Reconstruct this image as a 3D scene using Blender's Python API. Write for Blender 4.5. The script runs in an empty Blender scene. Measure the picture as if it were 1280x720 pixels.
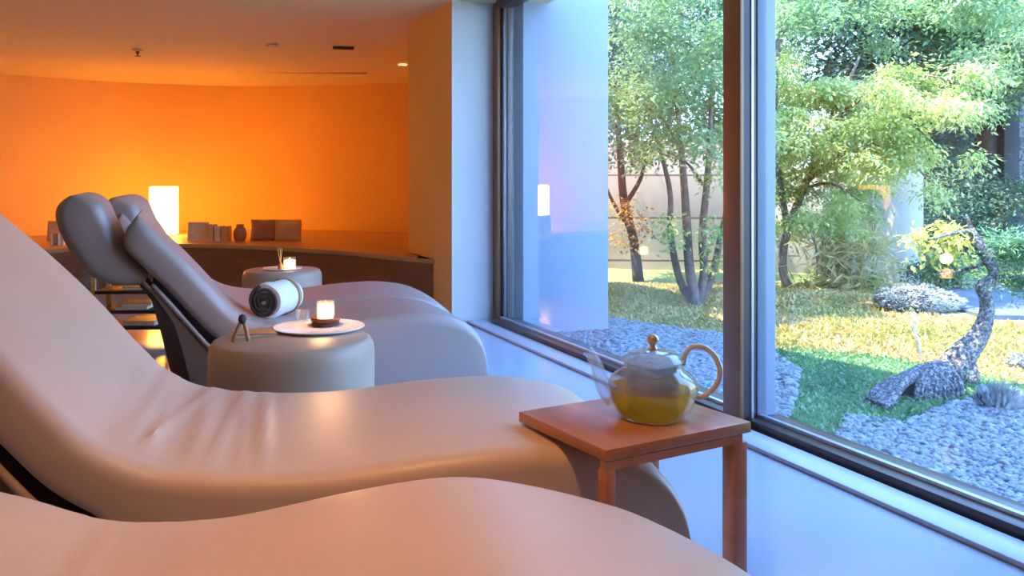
import bpy, bmesh, math, random
import numpy as np
from mathutils import Vector, Matrix
random.seed(7); RNG = np.random.default_rng(11)
C = bpy.context.scene.collection
PI = math.pi
EYE = 1.09; F = 1097.0
YAW = math.radians(23.27); CY, SY = math.cos(YAW), math.sin(YAW)

def rd(r, d, z=0.0):                      # right / forward distances -> room coordinates
    return Vector((CY*r + SY*d, -SY*r + CY*d, z))
def at(px, py, d):                        # a sight line at forward distance d
    return rd((px-640)/F*d, d, EYE-(py-220)/F*d)
def onz(px, py, z):                       # where a sight line meets the level z
    d = (EYE-z)*F/(py-220)
    return rd((px-640)/F*d, d, z)

# ------------------------------------------------------------------ materials
def mat(name):
    m = bpy.data.materials.new(name); m.use_nodes = True
    nt = m.node_tree; b = nt.nodes['Principled BSDF']
    return m, nt, b
def noise(nt, scale, detail=4, vec=None, dist=0.0):
    n = nt.nodes.new('ShaderNodeTexNoise'); n.inputs['Scale'].default_value = scale
    n.inputs['Detail'].default_value = detail; n.inputs['Distortion'].default_value = dist
    if vec is None:
        tc = nt.nodes.new('ShaderNodeTexCoord'); vec = tc.outputs['Object']
    nt.links.new(vec, n.inputs['Vector']); return n
def ramp(nt, fac, stops):
    r = nt.nodes.new('ShaderNodeValToRGB'); cr = r.color_ramp
    while len(cr.elements) < len(stops): cr.elements.new(0.5)
    for e, (p, c) in zip(cr.elements, stops): e.position = p; e.color = (*c, 1)
    nt.links.new(fac, r.inputs['Fac']); return r
def bump(nt, b, h, strength, dist=0.01):
    n = nt.nodes.new('ShaderNodeBump'); n.inputs['Strength'].default_value = strength
    n.inputs['Distance'].default_value = dist
    nt.links.new(h, n.inputs['Height']); nt.links.new(n.outputs['Normal'], b.inputs['Normal'])
def simple(name, col, rough=0.6, metal=0.0, var=0.08, nscale=6, bmp=0.0, bscale=60, spec=0.5):
    m, nt, b = mat(name)
    lo = tuple(max(0, c*(1-var)) for c in col); hi = tuple(min(1, c*(1+var)) for c in col)
    n = noise(nt, nscale); r = ramp(nt, n.outputs['Fac'], [(0.3, lo), (0.7, hi)])
    nt.links.new(r.outputs['Color'], b.inputs['Base Color'])
    b.inputs['Roughness'].default_value = rough; b.inputs['Metallic'].default_value = metal
    b.inputs['Specular IOR Level'].default_value = spec
    if bmp: bump(nt, b, noise(nt, bscale).outputs['Fac'], bmp, 0.004)
    return m
def emit(name, col, strength):
    m, nt, b = mat(name)
    b.inputs['Base Color'].default_value = (*col, 1)
    b.inputs['Emission Color'].default_value = (*col, 1); b.inputs['Emission Strength'].default_value = strength
    n = noise(nt, 3); mr = nt.nodes.new('ShaderNodeMapRange')
    mr.inputs['To Min'].default_value = strength*0.95; mr.inputs['To Max'].default_value = strength*1.05
    nt.links.new(n.outputs['Fac'], mr.inputs['Value']); nt.links.new(mr.outputs['Result'], b.inputs['Emission Strength'])
    return m
def sheet_glass(name, tint=(1, 1, 1), ior=1.5, rough=0.0):
    m, nt, b = mat(name); nt.nodes.remove(b)
    out = nt.nodes['Material Output']
    g = nt.nodes.new('ShaderNodeNewGeometry'); mr = nt.nodes.new('ShaderNodeMapRange')
    mr.inputs['To Min'].default_value = ior; mr.inputs['To Max'].default_value = 1/ior
    nt.links.new(g.outputs['Backfacing'], mr.inputs['Value'])
    f = nt.nodes.new('ShaderNodeFresnel'); nt.links.new(mr.outputs['Result'], f.inputs['IOR'])
    t = nt.nodes.new('ShaderNodeBsdfTransparent'); t.inputs['Color'].default_value = (*tint, 1)
    gl = nt.nodes.new('ShaderNodeBsdfGlossy'); gl.inputs['Roughness'].default_value = rough
    mx = nt.nodes.new('ShaderNodeMixShader')
    nt.links.new(f.outputs['Fac'], mx.inputs['Fac']); nt.links.new(t.outputs[0], mx.inputs[1]); nt.links.new(gl.outputs[0], mx.inputs[2])
    nt.links.new(mx.outputs[0], out.inputs['Surface'])
    return m
def leafmat(name, cols, trans=0.45, scale=2.0, rough=0.5):
    m, nt, b = mat(name); out = nt.nodes['Material Output']
    n = noise(nt, scale, 6); n2 = noise(nt, 40, 2)
    ad = nt.nodes.new('ShaderNodeMath'); ad.operation = 'ADD'
    ml = nt.nodes.new('ShaderNodeMath'); ml.operation = 'MULTIPLY_ADD'; ml.inputs[1].default_value = 0.5; ml.inputs[2].default_value = -0.25
    nt.links.new(n2.outputs['Fac'], ml.inputs[0]); nt.links.new(n.outputs['Fac'], ad.inputs[0]); nt.links.new(ml.outputs[0], ad.inputs[1])
    k = len(cols); r = ramp(nt, ad.outputs[0], [(0.25+0.5*i/(k-1), c) for i, c in enumerate(cols)])
    nt.links.new(r.outputs['Color'], b.inputs['Base Color']); b.inputs['Roughness'].default_value = rough
    t = nt.nodes.new('ShaderNodeBsdfTranslucent'); nt.links.new(r.outputs['Color'], t.inputs['Color'])
    mx = nt.nodes.new('ShaderNodeMixShader'); mx.inputs['Fac'].default_value = trans
    nt.links.new(b.outputs[0], mx.inputs[1]); nt.links.new(t.outputs[0], mx.inputs[2]); nt.links.new(mx.outputs[0], out.inputs['Surface'])
    return m

def wood(name, c1, c2, rough=0.35, axis=(1, 12, 12), sc=3):
    m, nt, b = mat(name)
    tc = nt.nodes.new('ShaderNodeTexCoord'); mp = nt.nodes.new('ShaderNodeMapping')
    mp.inputs['Scale'].default_value = axis; nt.links.new(tc.outputs['Object'], mp.inputs['Vector'])
    n = noise(nt, sc, 6, mp.outputs['Vector'], 0.4)
    r = ramp(nt, n.outputs['Fac'], [(0.3, c1), (0.7, c2)])
    nt.links.new(r.outputs['Color'], b.inputs['Base Color']); b.inputs['Roughness'].default_value = rough
    bump(nt, b, n.outputs['Fac'], 0.08, 0.002)
    return m

M = {}
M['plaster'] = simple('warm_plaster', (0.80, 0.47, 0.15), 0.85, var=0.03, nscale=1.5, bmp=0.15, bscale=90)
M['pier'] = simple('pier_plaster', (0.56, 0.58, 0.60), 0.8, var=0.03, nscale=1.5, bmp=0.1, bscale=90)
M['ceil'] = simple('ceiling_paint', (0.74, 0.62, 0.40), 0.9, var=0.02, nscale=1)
M['floor'] = simple('polished_pale_floor', (0.42, 0.48, 0.60), 0.18, var=0.04, nscale=1.2)
M['kerb'] = simple('pale_sill_stone', (0.52, 0.55, 0.62), 0.35, var=0.03, nscale=3)
M['benchtop'] = wood('lamplit_bench_wood', (0.50, 0.28, 0.12), (0.58, 0.34, 0.16), 0.4, (1, 1, 8), 2)  # lighter and more orange than the front: lamp glow put into the colour
M['bench'] = wood('bench_wood', (0.22, 0.10, 0.05), (0.29, 0.14, 0.07), 0.45, (1, 1, 8), 2)
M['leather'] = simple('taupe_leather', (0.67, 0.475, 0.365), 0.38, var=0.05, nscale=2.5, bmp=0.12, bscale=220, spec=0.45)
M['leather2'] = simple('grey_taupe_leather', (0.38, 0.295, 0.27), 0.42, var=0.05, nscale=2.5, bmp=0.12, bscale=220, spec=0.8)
M['shell'] = simple('shaded_brown_shell', (0.20, 0.14, 0.11), 0.35, var=0.08, nscale=3)  # darker than the mattress leather: shading of the base put into its colour
M['drum'] = simple('pale_drum_leather', (0.46, 0.34, 0.25), 0.45, var=0.04, nscale=3, bmp=0.1, bscale=150)
M['frame'] = simple('dark_bronze_frame', (0.075, 0.05, 0.042), 0.35, metal=0.3, var=0.1, nscale=4)
M['bronze'] = simple('brown_bronze_face', (0.28, 0.13, 0.06), 0.4, metal=0.2, var=0.1, nscale=4)
M['alu'] = simple('brushed_aluminium', (0.55, 0.60, 0.70), 0.35, metal=0.6, var=0.05, nscale=6)
M['fin'] = simple('pale_grey_fin', (0.20, 0.23, 0.30), 0.5, var=0.03, nscale=3)
M['table'] = wood('reddish_table_wood', (0.42, 0.15, 0.075), (0.54, 0.215, 0.11), 0.28, (10, 1, 10), 2.2)
M['glass'] = sheet_glass('window_glass', (0.97, 0.99, 0.99), 1.6)
M['potglass'] = sheet_glass('teapot_glass', (0.97, 0.98, 0.98), 1.5, 0.0)
_nt = M['potglass'].node_tree; _t = [n for n in _nt.nodes if n.type == 'BSDF_TRANSPARENT'][0]; _mx = [n for n in _nt.nodes if n.type == 'MIX_SHADER'][0]
_r = _nt.nodes.new('ShaderNodeBsdfRefraction'); _r.inputs['IOR'].default_value = 1.4; _m = _nt.nodes.new('ShaderNodeMixShader'); _m.inputs[0].default_value = 0.10
_nt.links.new(_t.outputs[0], _m.inputs[1]); _nt.links.new(_r.outputs[0], _m.inputs[2]); _d = _nt.nodes.new('ShaderNodeBsdfTranslucent'); _d.inputs['Color'].default_value = (0.95, 0.95, 1, 1); _d2 = _nt.nodes.new('ShaderNodeBsdfDiffuse'); _d2.inputs['Color'].default_value = (0.9, 0.9, 0.95, 1)
_md = _nt.nodes.new('ShaderNodeMixShader'); _md.inputs[0].default_value = 0.5; _nt.links.new(_d.outputs[0], _md.inputs[1]); _nt.links.new(_d2.outputs[0], _md.inputs[2])
_m3 = _nt.nodes.new('ShaderNodeMixShader'); _m3.inputs[0].default_value = 0.05; _nt.links.new(_m.outputs[0], _m3.inputs[1]); _nt.links.new(_md.outputs[0], _m3.inputs[2]); _nt.links.new(_m3.outputs[0], _mx.inputs[1])
M['shade'] = emit('glowing_paper_shade', (1.0, 0.40, 0.055), 20)
M['flame'] = emit('candle_glow', (1.0, 0.62, 0.28), 6)
M['towel'] = simple('white_terry', (0.80, 0.80, 0.84), 0.9, var=0.04, nscale=20, bmp=0.6, bscale=260)
M['darkfab'] = simple('charcoal_cloth', (0.055, 0.05, 0.06), 0.8, var=0.3, nscale=30, bmp=0.5, bscale=150)
M['strap'] = simple('tan_strap_leather', (0.42, 0.22, 0.10), 0.5, var=0.15, nscale=20)
M['plate'] = simple('white_ceramic', (0.82, 0.82, 0.84), 0.2, var=0.02)
M['cwood'] = wood('red_brown_holder', (0.16, 0.05, 0.02), (0.25, 0.08, 0.035), 0.3)
M['oak'] = wood('honey_oak', (0.62, 0.34, 0.10), (0.76, 0.46, 0.16), 0.45)
M['black'] = simple('black_lacquer', (0.025, 0.02, 0.02), 0.4)
M['paper'] = simple('cream_paper', (0.78, 0.66, 0.46), 0.8, var=0.1, nscale=15)
M['terra'] = simple('terracotta_cover', (0.50, 0.22, 0.12), 0.6, var=0.1, nscale=12)
M['tan'] = simple('tan_linen', (0.72, 0.50, 0.28), 0.85, var=0.08, nscale=12, bmp=0.4, bscale=120)
M['trim'] = simple('ceiling_fitting_black', (0.05, 0.04, 0.035), 0.6)
M['bark'] = simple('grey_brown_bark', (0.17, 0.125, 0.10), 0.9, var=0.4, nscale=14, bmp=0.8, bscale=40)
M['barkdark'] = simple('dark_bark', (0.07, 0.05, 0.045), 0.9, var=0.4, nscale=14, bmp=0.8, bscale=40)
m, nt, b = mat('lichen_bark'); n = noise(nt, 60, 8, None, 0.6); r = ramp(nt, n.outputs['Fac'], [(0.40, (0.07, 0.065, 0.065)), (0.50, (0.16, 0.15, 0.15)), (0.64, (0.36, 0.37, 0.36))])
nt.links.new(r.outputs['Color'], b.inputs['Base Color']); b.inputs['Roughness'].default_value = 0.9; bump(nt, b, n.outputs['Fac'], 1.0, 0.03); M['lichen'] = m
M['concrete'] = simple('garden_concrete', (0.42, 0.38, 0.33), 0.85, var=0.12, nscale=1.6, bmp=0.3, bscale=30)
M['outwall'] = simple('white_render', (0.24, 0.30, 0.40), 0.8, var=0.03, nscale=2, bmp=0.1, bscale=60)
M['slate'] = simple('slate_path', (0.10, 0.125, 0.18), 0.7, var=0.12, nscale=5, bmp=0.3, bscale=25)
M['pebble'] = simple('dark_pebbles', (0.15, 0.165, 0.18), 0.45, var=0.85, nscale=26)  # wide tone spread, with blue-lit highlights painted into the stones
M['soil'] = simple('garden_soil', (0.07, 0.075, 0.06), 0.95, var=0.4, nscale=8, bmp=0.6, bscale=40)
M['maple'] = leafmat('maple_leaf', [(0.20, 0.32, 0.10), (0.48, 0.56, 0.20), (0.74, 0.74, 0.38)], 0.5, 1.6)
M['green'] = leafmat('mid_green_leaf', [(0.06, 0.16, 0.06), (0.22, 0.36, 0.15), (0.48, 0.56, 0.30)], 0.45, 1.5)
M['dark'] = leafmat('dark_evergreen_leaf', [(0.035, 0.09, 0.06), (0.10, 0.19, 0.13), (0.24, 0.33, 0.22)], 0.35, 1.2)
M['yellow'] = leafmat('yellow_leaf', [(0.32, 0.40, 0.08), (0.55, 0.56, 0.13), (0.66, 0.60, 0.18)], 0.5, 4)
M['pine'] = leafmat('blue_green_needle', [(0.06, 0.17, 0.10), (0.12, 0.30, 0.14), (0.24, 0.42, 0.18)], 0.3, 4)
M['straw'] = leafmat('straw_blade', [(0.42, 0.34, 0.14), (0.62, 0.52, 0.22), (0.50, 0.55, 0.16)], 0.4, 4)
M['silver'] = leafmat('silver_grey_blade', [(0.12, 0.15, 0.15), (0.30, 0.34, 0.34), (0.52, 0.55, 0.52)], 0.15, 12)
M['rust'] = leafmat('rust_leaf', [(0.22, 0.07, 0.03), (0.50, 0.24, 0.06), (0.62, 0.40, 0.12)], 0.4, 5)

# ------------------------------------------------------------------ mesh helpers
def tag(o, label=None, cat=None, group=None, kind=None):
    if label: o['label'] = label
    if cat: o['category'] = cat
    if group: o['group'] = group
    if kind: o['kind'] = kind
    return o
def link(name, me, m=None, parent=None, smooth=False):
    o = bpy.data.objects.new(name, me); C.objects.link(o)
    if m is not None: me.materials.append(m)
    if parent is not None: o.parent = parent
    if smooth: me.polygons.foreach_set('use_smooth', [True]*len(me.polygons))
    return o
def obj(name, bm, m, parent=None, smooth=False, sharp=None):
    bmesh.ops.recalc_face_normals(bm, faces=bm.faces)
    me = bpy.data.meshes.new(name); bm.to_mesh(me); bm.free()
    o = link(name, me, m, parent, smooth)
    if smooth and sharp: me.set_sharp_from_angle(angle=math.radians(sharp))
    return o
def empty(name, loc=(0, 0, 0), rz=0.0):
    o = bpy.data.objects.new(name, None); C.objects.link(o)
    o.location = loc; o.rotation_euler = (0, 0, rz); o.empty_display_size = 0.05
    return o
def box(bm, lo, hi, bev=0.0, seg=2):
    vs = [bm.verts.new((x, y, z)) for x in (lo[0], hi[0]) for y in (lo[1], hi[1]) for z in (lo[2], hi[2])]
    idx = [(0, 1, 3, 2), (4, 6, 7, 5), (0, 4, 5, 1), (2, 3, 7, 6), (0, 2, 6, 4), (1, 5, 7, 3)]
    fs = [bm.faces.new([vs[i] for i in f]) for f in idx]
    if bev:
        es = list({e for f in fs for e in f.edges})
        bmesh.ops.bevel(bm, geom=es, offset=bev, segments=seg, affect='EDGES', profile=0.5)
    return vs
def boxobj(name, lo, hi, m, parent=None, bev=0.0, seg=2):
    bm = bmesh.new(); box(bm, lo, hi, bev, seg); return obj(name, bm, m, parent, bool(bev), 40)
def lathe(bm, prof, n=48, c=(0, 0, 0), sx=1, sy=1):
    rings = []
    for r, z in prof:
        if r < 1e-5: rings.append([bm.verts.new((c[0], c[1], c[2]+z))])
        else: rings.append([bm.verts.new((c[0]+r*sx*math.cos(2*PI*k/n), c[1]+r*sy*math.sin(2*PI*k/n), c[2]+z)) for k in range(n)])
    for a, b in zip(rings, rings[1:]):
        for k in range(n):
            k2 = (k+1) % n
            if len(a) == 1 and len(b) == 1: continue
            if len(a) == 1: bm.faces.new((a[0], b[k2], b[k]))
            elif len(b) == 1: bm.faces.new((a[k], a[k2], b[0]))
            else: bm.faces.new((a[k], a[k2], b[k2], b[k]))
def spline(pts, n):
    pts = [Vector(p) for p in pts]; P = [2*pts[0]-pts[1]]+pts+[2*pts[-1]-pts[-2]]
    out = []
    for i in range(1, len(P)-2):
        p0, p1, p2, p3 = P[i-1:i+3]
        for k in range(n):
            t = k/n
            out.append(0.5*((2*p1)+(p2-p0)*t+(2*p0-5*p1+4*p2-p3)*t*t+(3*p1-p0-3*p2+p3)*t**3))
    out.append(pts[-1]); return out
def tube(bm, pts, rads, n=10, cap=True):
    pts = [Vector(p) for p in pts]
    if not hasattr(rads, '__len__'): rads = [rads]*len(pts)
    if len(rads) != len(pts):
        L = len(rads)-1; rr = []
        for i in range(len(pts)):
            t = i/(len(pts)-1)*L; k = min(int(t), L-1); rr.append(rads[k]+(rads[k+1]-rads[k])*(t-k))
        rads = rr
    up = Vector((0, 0, 1)); rings = []; prev = None
    for i, p in enumerate(pts):
        d = (pts[min(i+1, len(pts)-1)]-pts[max(i-1, 0)]).normalized()
        if prev is None:
            s = d.cross(up)
            if s.length < 0.1: s = d.cross(Vector((1, 0, 0)))
        else: s = prev-d*prev.dot(d)
        s.normalize(); prev = s; t = d.cross(s)
        rings.append([bm.verts.new(p+rads[i]*(math.cos(2*PI*k/n)*s+math.sin(2*PI*k/n)*t)) for k in range(n)])
    for a, b in zip(rings, rings[1:]):
        for k in range(n): bm.faces.new((a[k], a[(k+1) % n], b[(k+1) % n], b[k]))
    if cap: bm.faces.new(rings[0][::-1]); bm.faces.new(rings[-1])
def prism(bm, poly, y0, y1):             # polygon in x,z extruded in y
    a = [bm.verts.new((x, y0, z)) for x, z in poly]; b = [bm.verts.new((x, y1, z)) for x, z in poly]
    n = len(poly); bm.faces.new(a); bm.faces.new(b[::-1])
    for k in range(n): bm.faces.new((a[k], b[k], b[(k+1) % n], a[(k+1) % n]))
def vprism(bm, poly, z0, z1):            # plan polygon extruded in z
    a = [bm.verts.new((x, y, z0)) for x, y in poly]; b = [bm.verts.new((x, y, z1)) for x, y in poly]
    n = len(poly); bm.faces.new(a); bm.faces.new(b[::-1])
    for k in range(n): bm.faces.new((a[k], b[k], b[(k+1) % n], a[(k+1) % n]))
def struct(o): return tag(o, kind='structure')

# ------------------------------------------------------------------ room shell
WX = 2.50                                   # glass line
CEIL = 2.385
def ceil_z(y):
    t = min(1, max(0, (y-7.25)/2.2)); t = t*t*(3-2*t)
    return CEIL-0.205*t
bm = bmesh.new(); box(bm, (-4.6, -2.6, -0.20), (WX+0.10, 12.2, 0.0)); struct(obj('floor', bm, M['floor']))
# back wall: a curved sheet of plaster with its own thickness
wall_pts = [(-3.9, -2.3), (-3.9, 3.0), (-3.75, 6.2), (-3.1, 8.6), (-1.9, 10.25), (-0.9, 10.95), (0.33, 11.2), (1.5, 10.95), (2.93, 9.95), (3.35, 9.4)]
wl = [Vector((p.x, p.y)) for p in spline([(x, y, 0) for x, y in wall_pts], 10)]
def offset_poly(pts, d):
    out = []
    for i, p in enumerate(pts):
        t = (pts[min(i+1, len(pts)-1)]-pts[max(i-1, 0)]).normalized(); out.append(p+Vector((-t.y, t.x))*d)
    return out
wo = offset_poly(wl, 0.2)
split = 24
def wallmesh(a, b, name):
    bm = bmesh.new(); rows = []
    for i in range(a, b):
        rows.append([bm.verts.new((wl[i].x, wl[i].y, 0)), bm.verts.new((wl[i].x, wl[i].y, 2.6)), bm.verts.new((wo[i].x, wo[i].y, 2.6)), bm.verts.new((wo[i].x, wo[i].y, 0))])
    for r, s in zip(rows, rows[1:]):
        for k in range(4): bm.faces.new((r[k], r[(k+1) % 4], s[(k+1) % 4], s[k]))
    bm.faces.new(rows[0]); bm.faces.new(rows[-1][::-1])
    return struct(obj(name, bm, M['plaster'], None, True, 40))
wallmesh(0, split+1, 'wall_left'); wallmesh(split, len(wl), 'wall_back')
boxobj('wall_front', (-4.0, -2.6, 0), (WX+0.1, -2.3, 2.6), M['bench'])['kind'] = 'structure'
# ceiling, with the soft dip towards the curved wall
bm = bmesh.new(); ys = [-2.6, 2, 6, 7.2]+[7.25+2.2*k/14 for k in range(1, 15)]+[12.2]
lo = [(bm.verts.new((-4.6, y, ceil_z(y))), bm.verts.new((WX+0.35 if y < 6.2 else 3.7, y, ceil_z(y)))) for y in ys]
hi = [(bm.verts.new((-4.6, y, 2.75)), bm.verts.new((WX+0.35 if y < 6.2 else 3.7, y, 2.75))) for y in ys]
for i in range(len(ys)-1):
    bm.faces.new((lo[i][0], lo[i][1], lo[i+1][1], lo[i+1][0])); bm.faces.new((hi[i][0], hi[i+1][0], hi[i+1][1], hi[i][1]))
    for s in (0, 1): bm.faces.new((lo[i][s], lo[i+1][s], hi[i+1][s], hi[i][s]))
bm.faces.new((lo[0][0], hi[0][0], hi[0][1], lo[0][1])); bm.faces.new((lo[-1][0], lo[-1][1], hi[-1][1], hi[-1][0]))
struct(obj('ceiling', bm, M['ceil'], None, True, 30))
# the pier between window and back wall
PX, PY0, PY1 = 2.146, 6.11, 7.23
bm = bmesh.new(); vprism(bm, [(PX, PY0), (3.2, PY0), (3.2, 9.6), (2.98, 9.6), (2.55, PY1), (PX, PY1)], 0, 2.6)
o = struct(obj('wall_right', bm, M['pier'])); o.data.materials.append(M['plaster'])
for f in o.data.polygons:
    if f.normal.x < -0.5: f.material_index = 1  # lamp warmth painted onto the left faces as orange plaster
boxobj('baseboard_right', (PX-0.012, PY0, 0), (PX, PY0+0.5, 0.03), M['bench'])['kind'] = 'structure'
# exterior blade wall seen through the left pane
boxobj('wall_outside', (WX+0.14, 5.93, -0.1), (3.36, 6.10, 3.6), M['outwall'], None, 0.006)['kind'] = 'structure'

# sill strip in front of the glazing
boxobj('trim_1', (WX-0.24, 1.45, 0.0), (WX-0.10, PY0, 0.018), M['kerb'], None, 0.004)['kind'] = 'structure'

def window(name, y0, y1, gx, left_post, right_post):
    t = empty(name, (gx, (y0+y1)/2, 0)); struct(t)
    def p(nm, lo, hi, m, bev=0.003):
        o = boxobj(nm, (lo[0]-gx, lo[1]-(y0+y1)/2, lo[2]), (hi[0]-gx, hi[1]-(y0+y1)/2, hi[2]), m, t, bev); return o
    p('bottom_rail', (gx-0.10, y0, 0.0), (gx-0.035, y1, 0.045), M['frame'])
    p('glazing_bead', (gx-0.035, y0, 0.0), (gx-0.012, y1, 0.058), M['alu'])
    p('outer_sill', (gx-0.012, y0, 0.0), (gx+0.07, y1, 0.050), M['frame'])
    p('top_rail', (gx-0.06, y0, CEIL-0.06), (gx+0.05, y1, CEIL+0.0), M['frame'])
    for side, on in ((0, left_post), (1, right_post)):
        if on:
            ya, yb = (y0, y0+0.045) if side == 0 else (y1-0.045, y1)
            p('side_stile', (gx-0.06, ya, 0.05), (gx+0.03, yb, CEIL-0.05), M['frame'])
    p('pane', (gx-0.004, y0, 0.05), (gx+0.004, y1, CEIL-0.05), M['glass'], 0)
    return t
window('window_1', 3.19, 5.96, WX, False, False)
window('window_2', 1.57, 3.07, WX+0.02, False, False)
boxobj('wall_right_front', (WX-0.1, -2.6, 0), (WX+0.1, 1.45, 2.6), M['pier'])['kind'] = 'structure'
# jamb against the pier: layered profiles
t = empty('trim_2', (WX, 6.0, 0)); struct(t)
boxobj('jamb_lining', (-0.03, 0.02, 0), (0.0, 0.11, CEIL), M['bronze'], t, 0.004)
boxobj('jamb_post', (0.0, 0.0, 0), (0.012, 0.11, CEIL), M['frame'], t, 0.003)
boxobj('jamb_bead', (0.012, -0.03, 0), (0.022, 0.11, CEIL), M['alu'], t, 0.003)
boxobj('jamb_outer_post', (0.022, -0.06, 0), (0.06, 0.11, CEIL), M['frame'], t, 0.003)
def mullion(nm, y0, y1):
    t = empty(nm, (WX, y0, 0)); struct(t); w = y1-y0
    boxobj('mullion_face', (-0.115, 0.0, 0), (-0.095, w, CEIL), M['bronze'], t, 0.003)
    boxobj('mullion_core', (-0.095, 0.006, 0), (-0.055, w-0.006, CEIL), M['black'], t)
    boxobj('mullion_bead', (-0.055, 0.0, 0), (-0.042, w, CEIL), M['alu'], t, 0.002)
    boxobj('mullion_groove', (-0.042, 0.006, 0), (-0.022, w-0.006, CEIL), M['frame'], t)
    boxobj('mullion_fin', (-0.022, 0.0, 0.0), (0.075, w, CEIL), M['fin'], t, 0.002)
mullion('trim_3', 3.07, 3.19); mullion('trim_4', 1.45, 1.57)

# ------------------------------------------------------------------ curved bench along the back wall
BZ = 0.44
front = [onz(543, 324, BZ), onz(490, 319, BZ), onz(437, 314, BZ), onz(360, 309, BZ), onz(280, 305.5, BZ), onz(200, 304.5, BZ), onz(110, 307, BZ), onz(66, 311, BZ)]
front = [Vector((PX-0.002, front[0].y, BZ))]+front[1:]+[Vector((-1.7, 8.2, BZ)), Vector((-2.4, 7.0, BZ)), Vector((-2.75, 5.0, BZ))]
fr = spline(front, 8)
def wall_near(i):                      # matching points on the wall line, from right to left
    k = i/(len(fr)-1)
    tgt = [(2.142, 7.22), (2.56, 7.26), (2.96, 9.62), (2.2, 10.55), (1.4, 10.98), (0.33, 11.18), (-0.9, 10.9), (-1.9, 10.2), (-3.05, 8.55), (-3.7, 6.2), (-3.85, 5.0)]
    t = k*(len(tgt)-1); a = min(int(t), len(tgt)-2); f = t-a
    return Vector((tgt[a][0]*(1-f)+tgt[a+1][0]*f, tgt[a][1]*(1-f)+tgt[a+1][1]*f))
t = empty('wall_bench', (0, 9, 0)); tag(t, 'long curved brown wooden wall bench following the back wall', 'bench')
bm = bmesh.new(); rows = []
for i, p in enumerate(fr):
    q = wall_near(i)
    rows.append([bm.verts.new((p.x, p.y-9, 0.0)), bm.verts.new((p.x, p.y-9, BZ-0.035)), bm.verts.new((q.x, q.y-9, BZ-0.035)), bm.verts.new((q.x, q.y-9, 0))])
for r, s in zip(rows, rows[1:]):
    for k in range(4): bm.faces.new((r[k], r[(k+1) % 4], s[(k+1) % 4], s[k]))
bm.faces.new(rows[0]); bm.faces.new(rows[-1][::-1]); obj('bench_front', bm, M['bench'], t, True, 40)
bm = bmesh.new(); rows = []
for i, p in enumerate(fr):
    q = wall_near(i); d = (Vector((p.x, p.y))-q).normalized()*0.03; d = Vector((0, -0.03)) if i == 0 else d
    if i < 2: d = Vector((0, -0.03))
    rows.append([bm.verts.new((p.x+d.x, p.y+d.y-9, BZ-0.035)), bm.verts.new((p.x+d.x, p.y+d.y-9, BZ)), bm.verts.new((q.x, q.y-9, BZ)), bm.verts.new((q.x, q.y-9, BZ-0.035))])
for r, s in zip(rows, rows[1:]):
    for k in range(4): bm.faces.new((r[k], r[(k+1) % 4], s[(k+1) % 4], s[k]))
bm.faces.new(rows[0]); bm.faces.new(rows[-1][::-1]); obj('bench_top', bm, M['benchtop'], t, True, 40)

# ------------------------------------------------------------------ ceiling fittings
def on_ceiling(px, py, z0=2.3):
    z = z0
    for _ in range(30):
        p = onz(px, py, z) if py > 220 else rd((px-640)/F*((z-EYE)*F/(220-py)), (z-EYE)*F/(220-py), z)
        z = ceil_z(p.y)
    return Vector((p.x, p.y, z))
p = on_ceiling(172, 64)
t = empty('sprinkler', p); tag(t, 'small dark ceiling sprinkler head above the reclined headrests', 'sprinkler')
bm = bmesh.new(); lathe(bm, [(0, 0.0), (0.05, 0.0), (0.05, -0.006), (0.02, -0.015), (0, -0.015)], 20); obj('rosette', bm, M['tan'], t, True, 40)
bm = bmesh.new(); lathe(bm, [(0, -0.014), (0.014, -0.014), (0.014, -0.035), (0.006, -0.04), (0.006, -0.055), (0.028, -0.056), (0.028, -0.061), (0, -0.062)], 16); obj('nozzle', bm, M['trim'], t, True, 40)
a, b = on_ceiling(331, 91), on_ceiling(459, 91)
t = empty('slot_diffuser', (a+b)/2-Vector((0, 0, 0.004)), math.atan2(b.y-a.y, b.x-a.x)); L = (b-a).length/2
tag(t, 'long thin linear air slot in the ceiling near the curved wall', 'air vent')
bm = bmesh.new(); box(bm, (-L, -0.03, -0.004), (L, -0.02, 0.006)); box(bm, (-L, 0.02, -0.004), (L, 0.03, 0.006)); box(bm, (-L, -0.02, -0.004), (-L+0.01, 0.02, 0.006)); box(bm, (L-0.01, -0.02, -0.004), (L, 0.02, 0.006)); obj('slot_frame', bm, M['ceil'], t)
boxobj('slot_opening', (-L+0.01, -0.02, 0.0), (L-0.01, 0.02, 0.005), M['trim'], t)
a, b = on_ceiling(416, 60), on_ceiling(442, 60)
t = empty('ceiling_vent', (a+b)/2-Vector((0, 0, 0.002)), math.atan2(b.y-a.y, b.x-a.x)); L = (b-a).length/2
tag(t, 'short dark rectangular ceiling vent between sprinkler and window pier', 'air vent')
bm = bmesh.new(); box(bm, (-L, -0.06, -0.004), (L, 0.06, 0.004)); obj('vent_opening', bm, M['trim'], t)
bm = bmesh.new()
for k in range(4): box(bm, (-L, -0.05+0.03*k, -0.008), (L, -0.044+0.03*k, -0.004))
obj('vent_slats', bm, M['frame'], t)
p = on_ceiling(340, 60); bm = bmesh.new(); lathe(bm, [(0, 0), (0.055, 0), (0.055, -0.008), (0.04, -0.02), (0, -0.022)], 24)
o = obj('smoke_detector', bm, M['ceil'], None, True, 40); o.location = p; tag(o, 'small pale round detector on the ceiling left of the dark vent', 'smoke detector')
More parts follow.
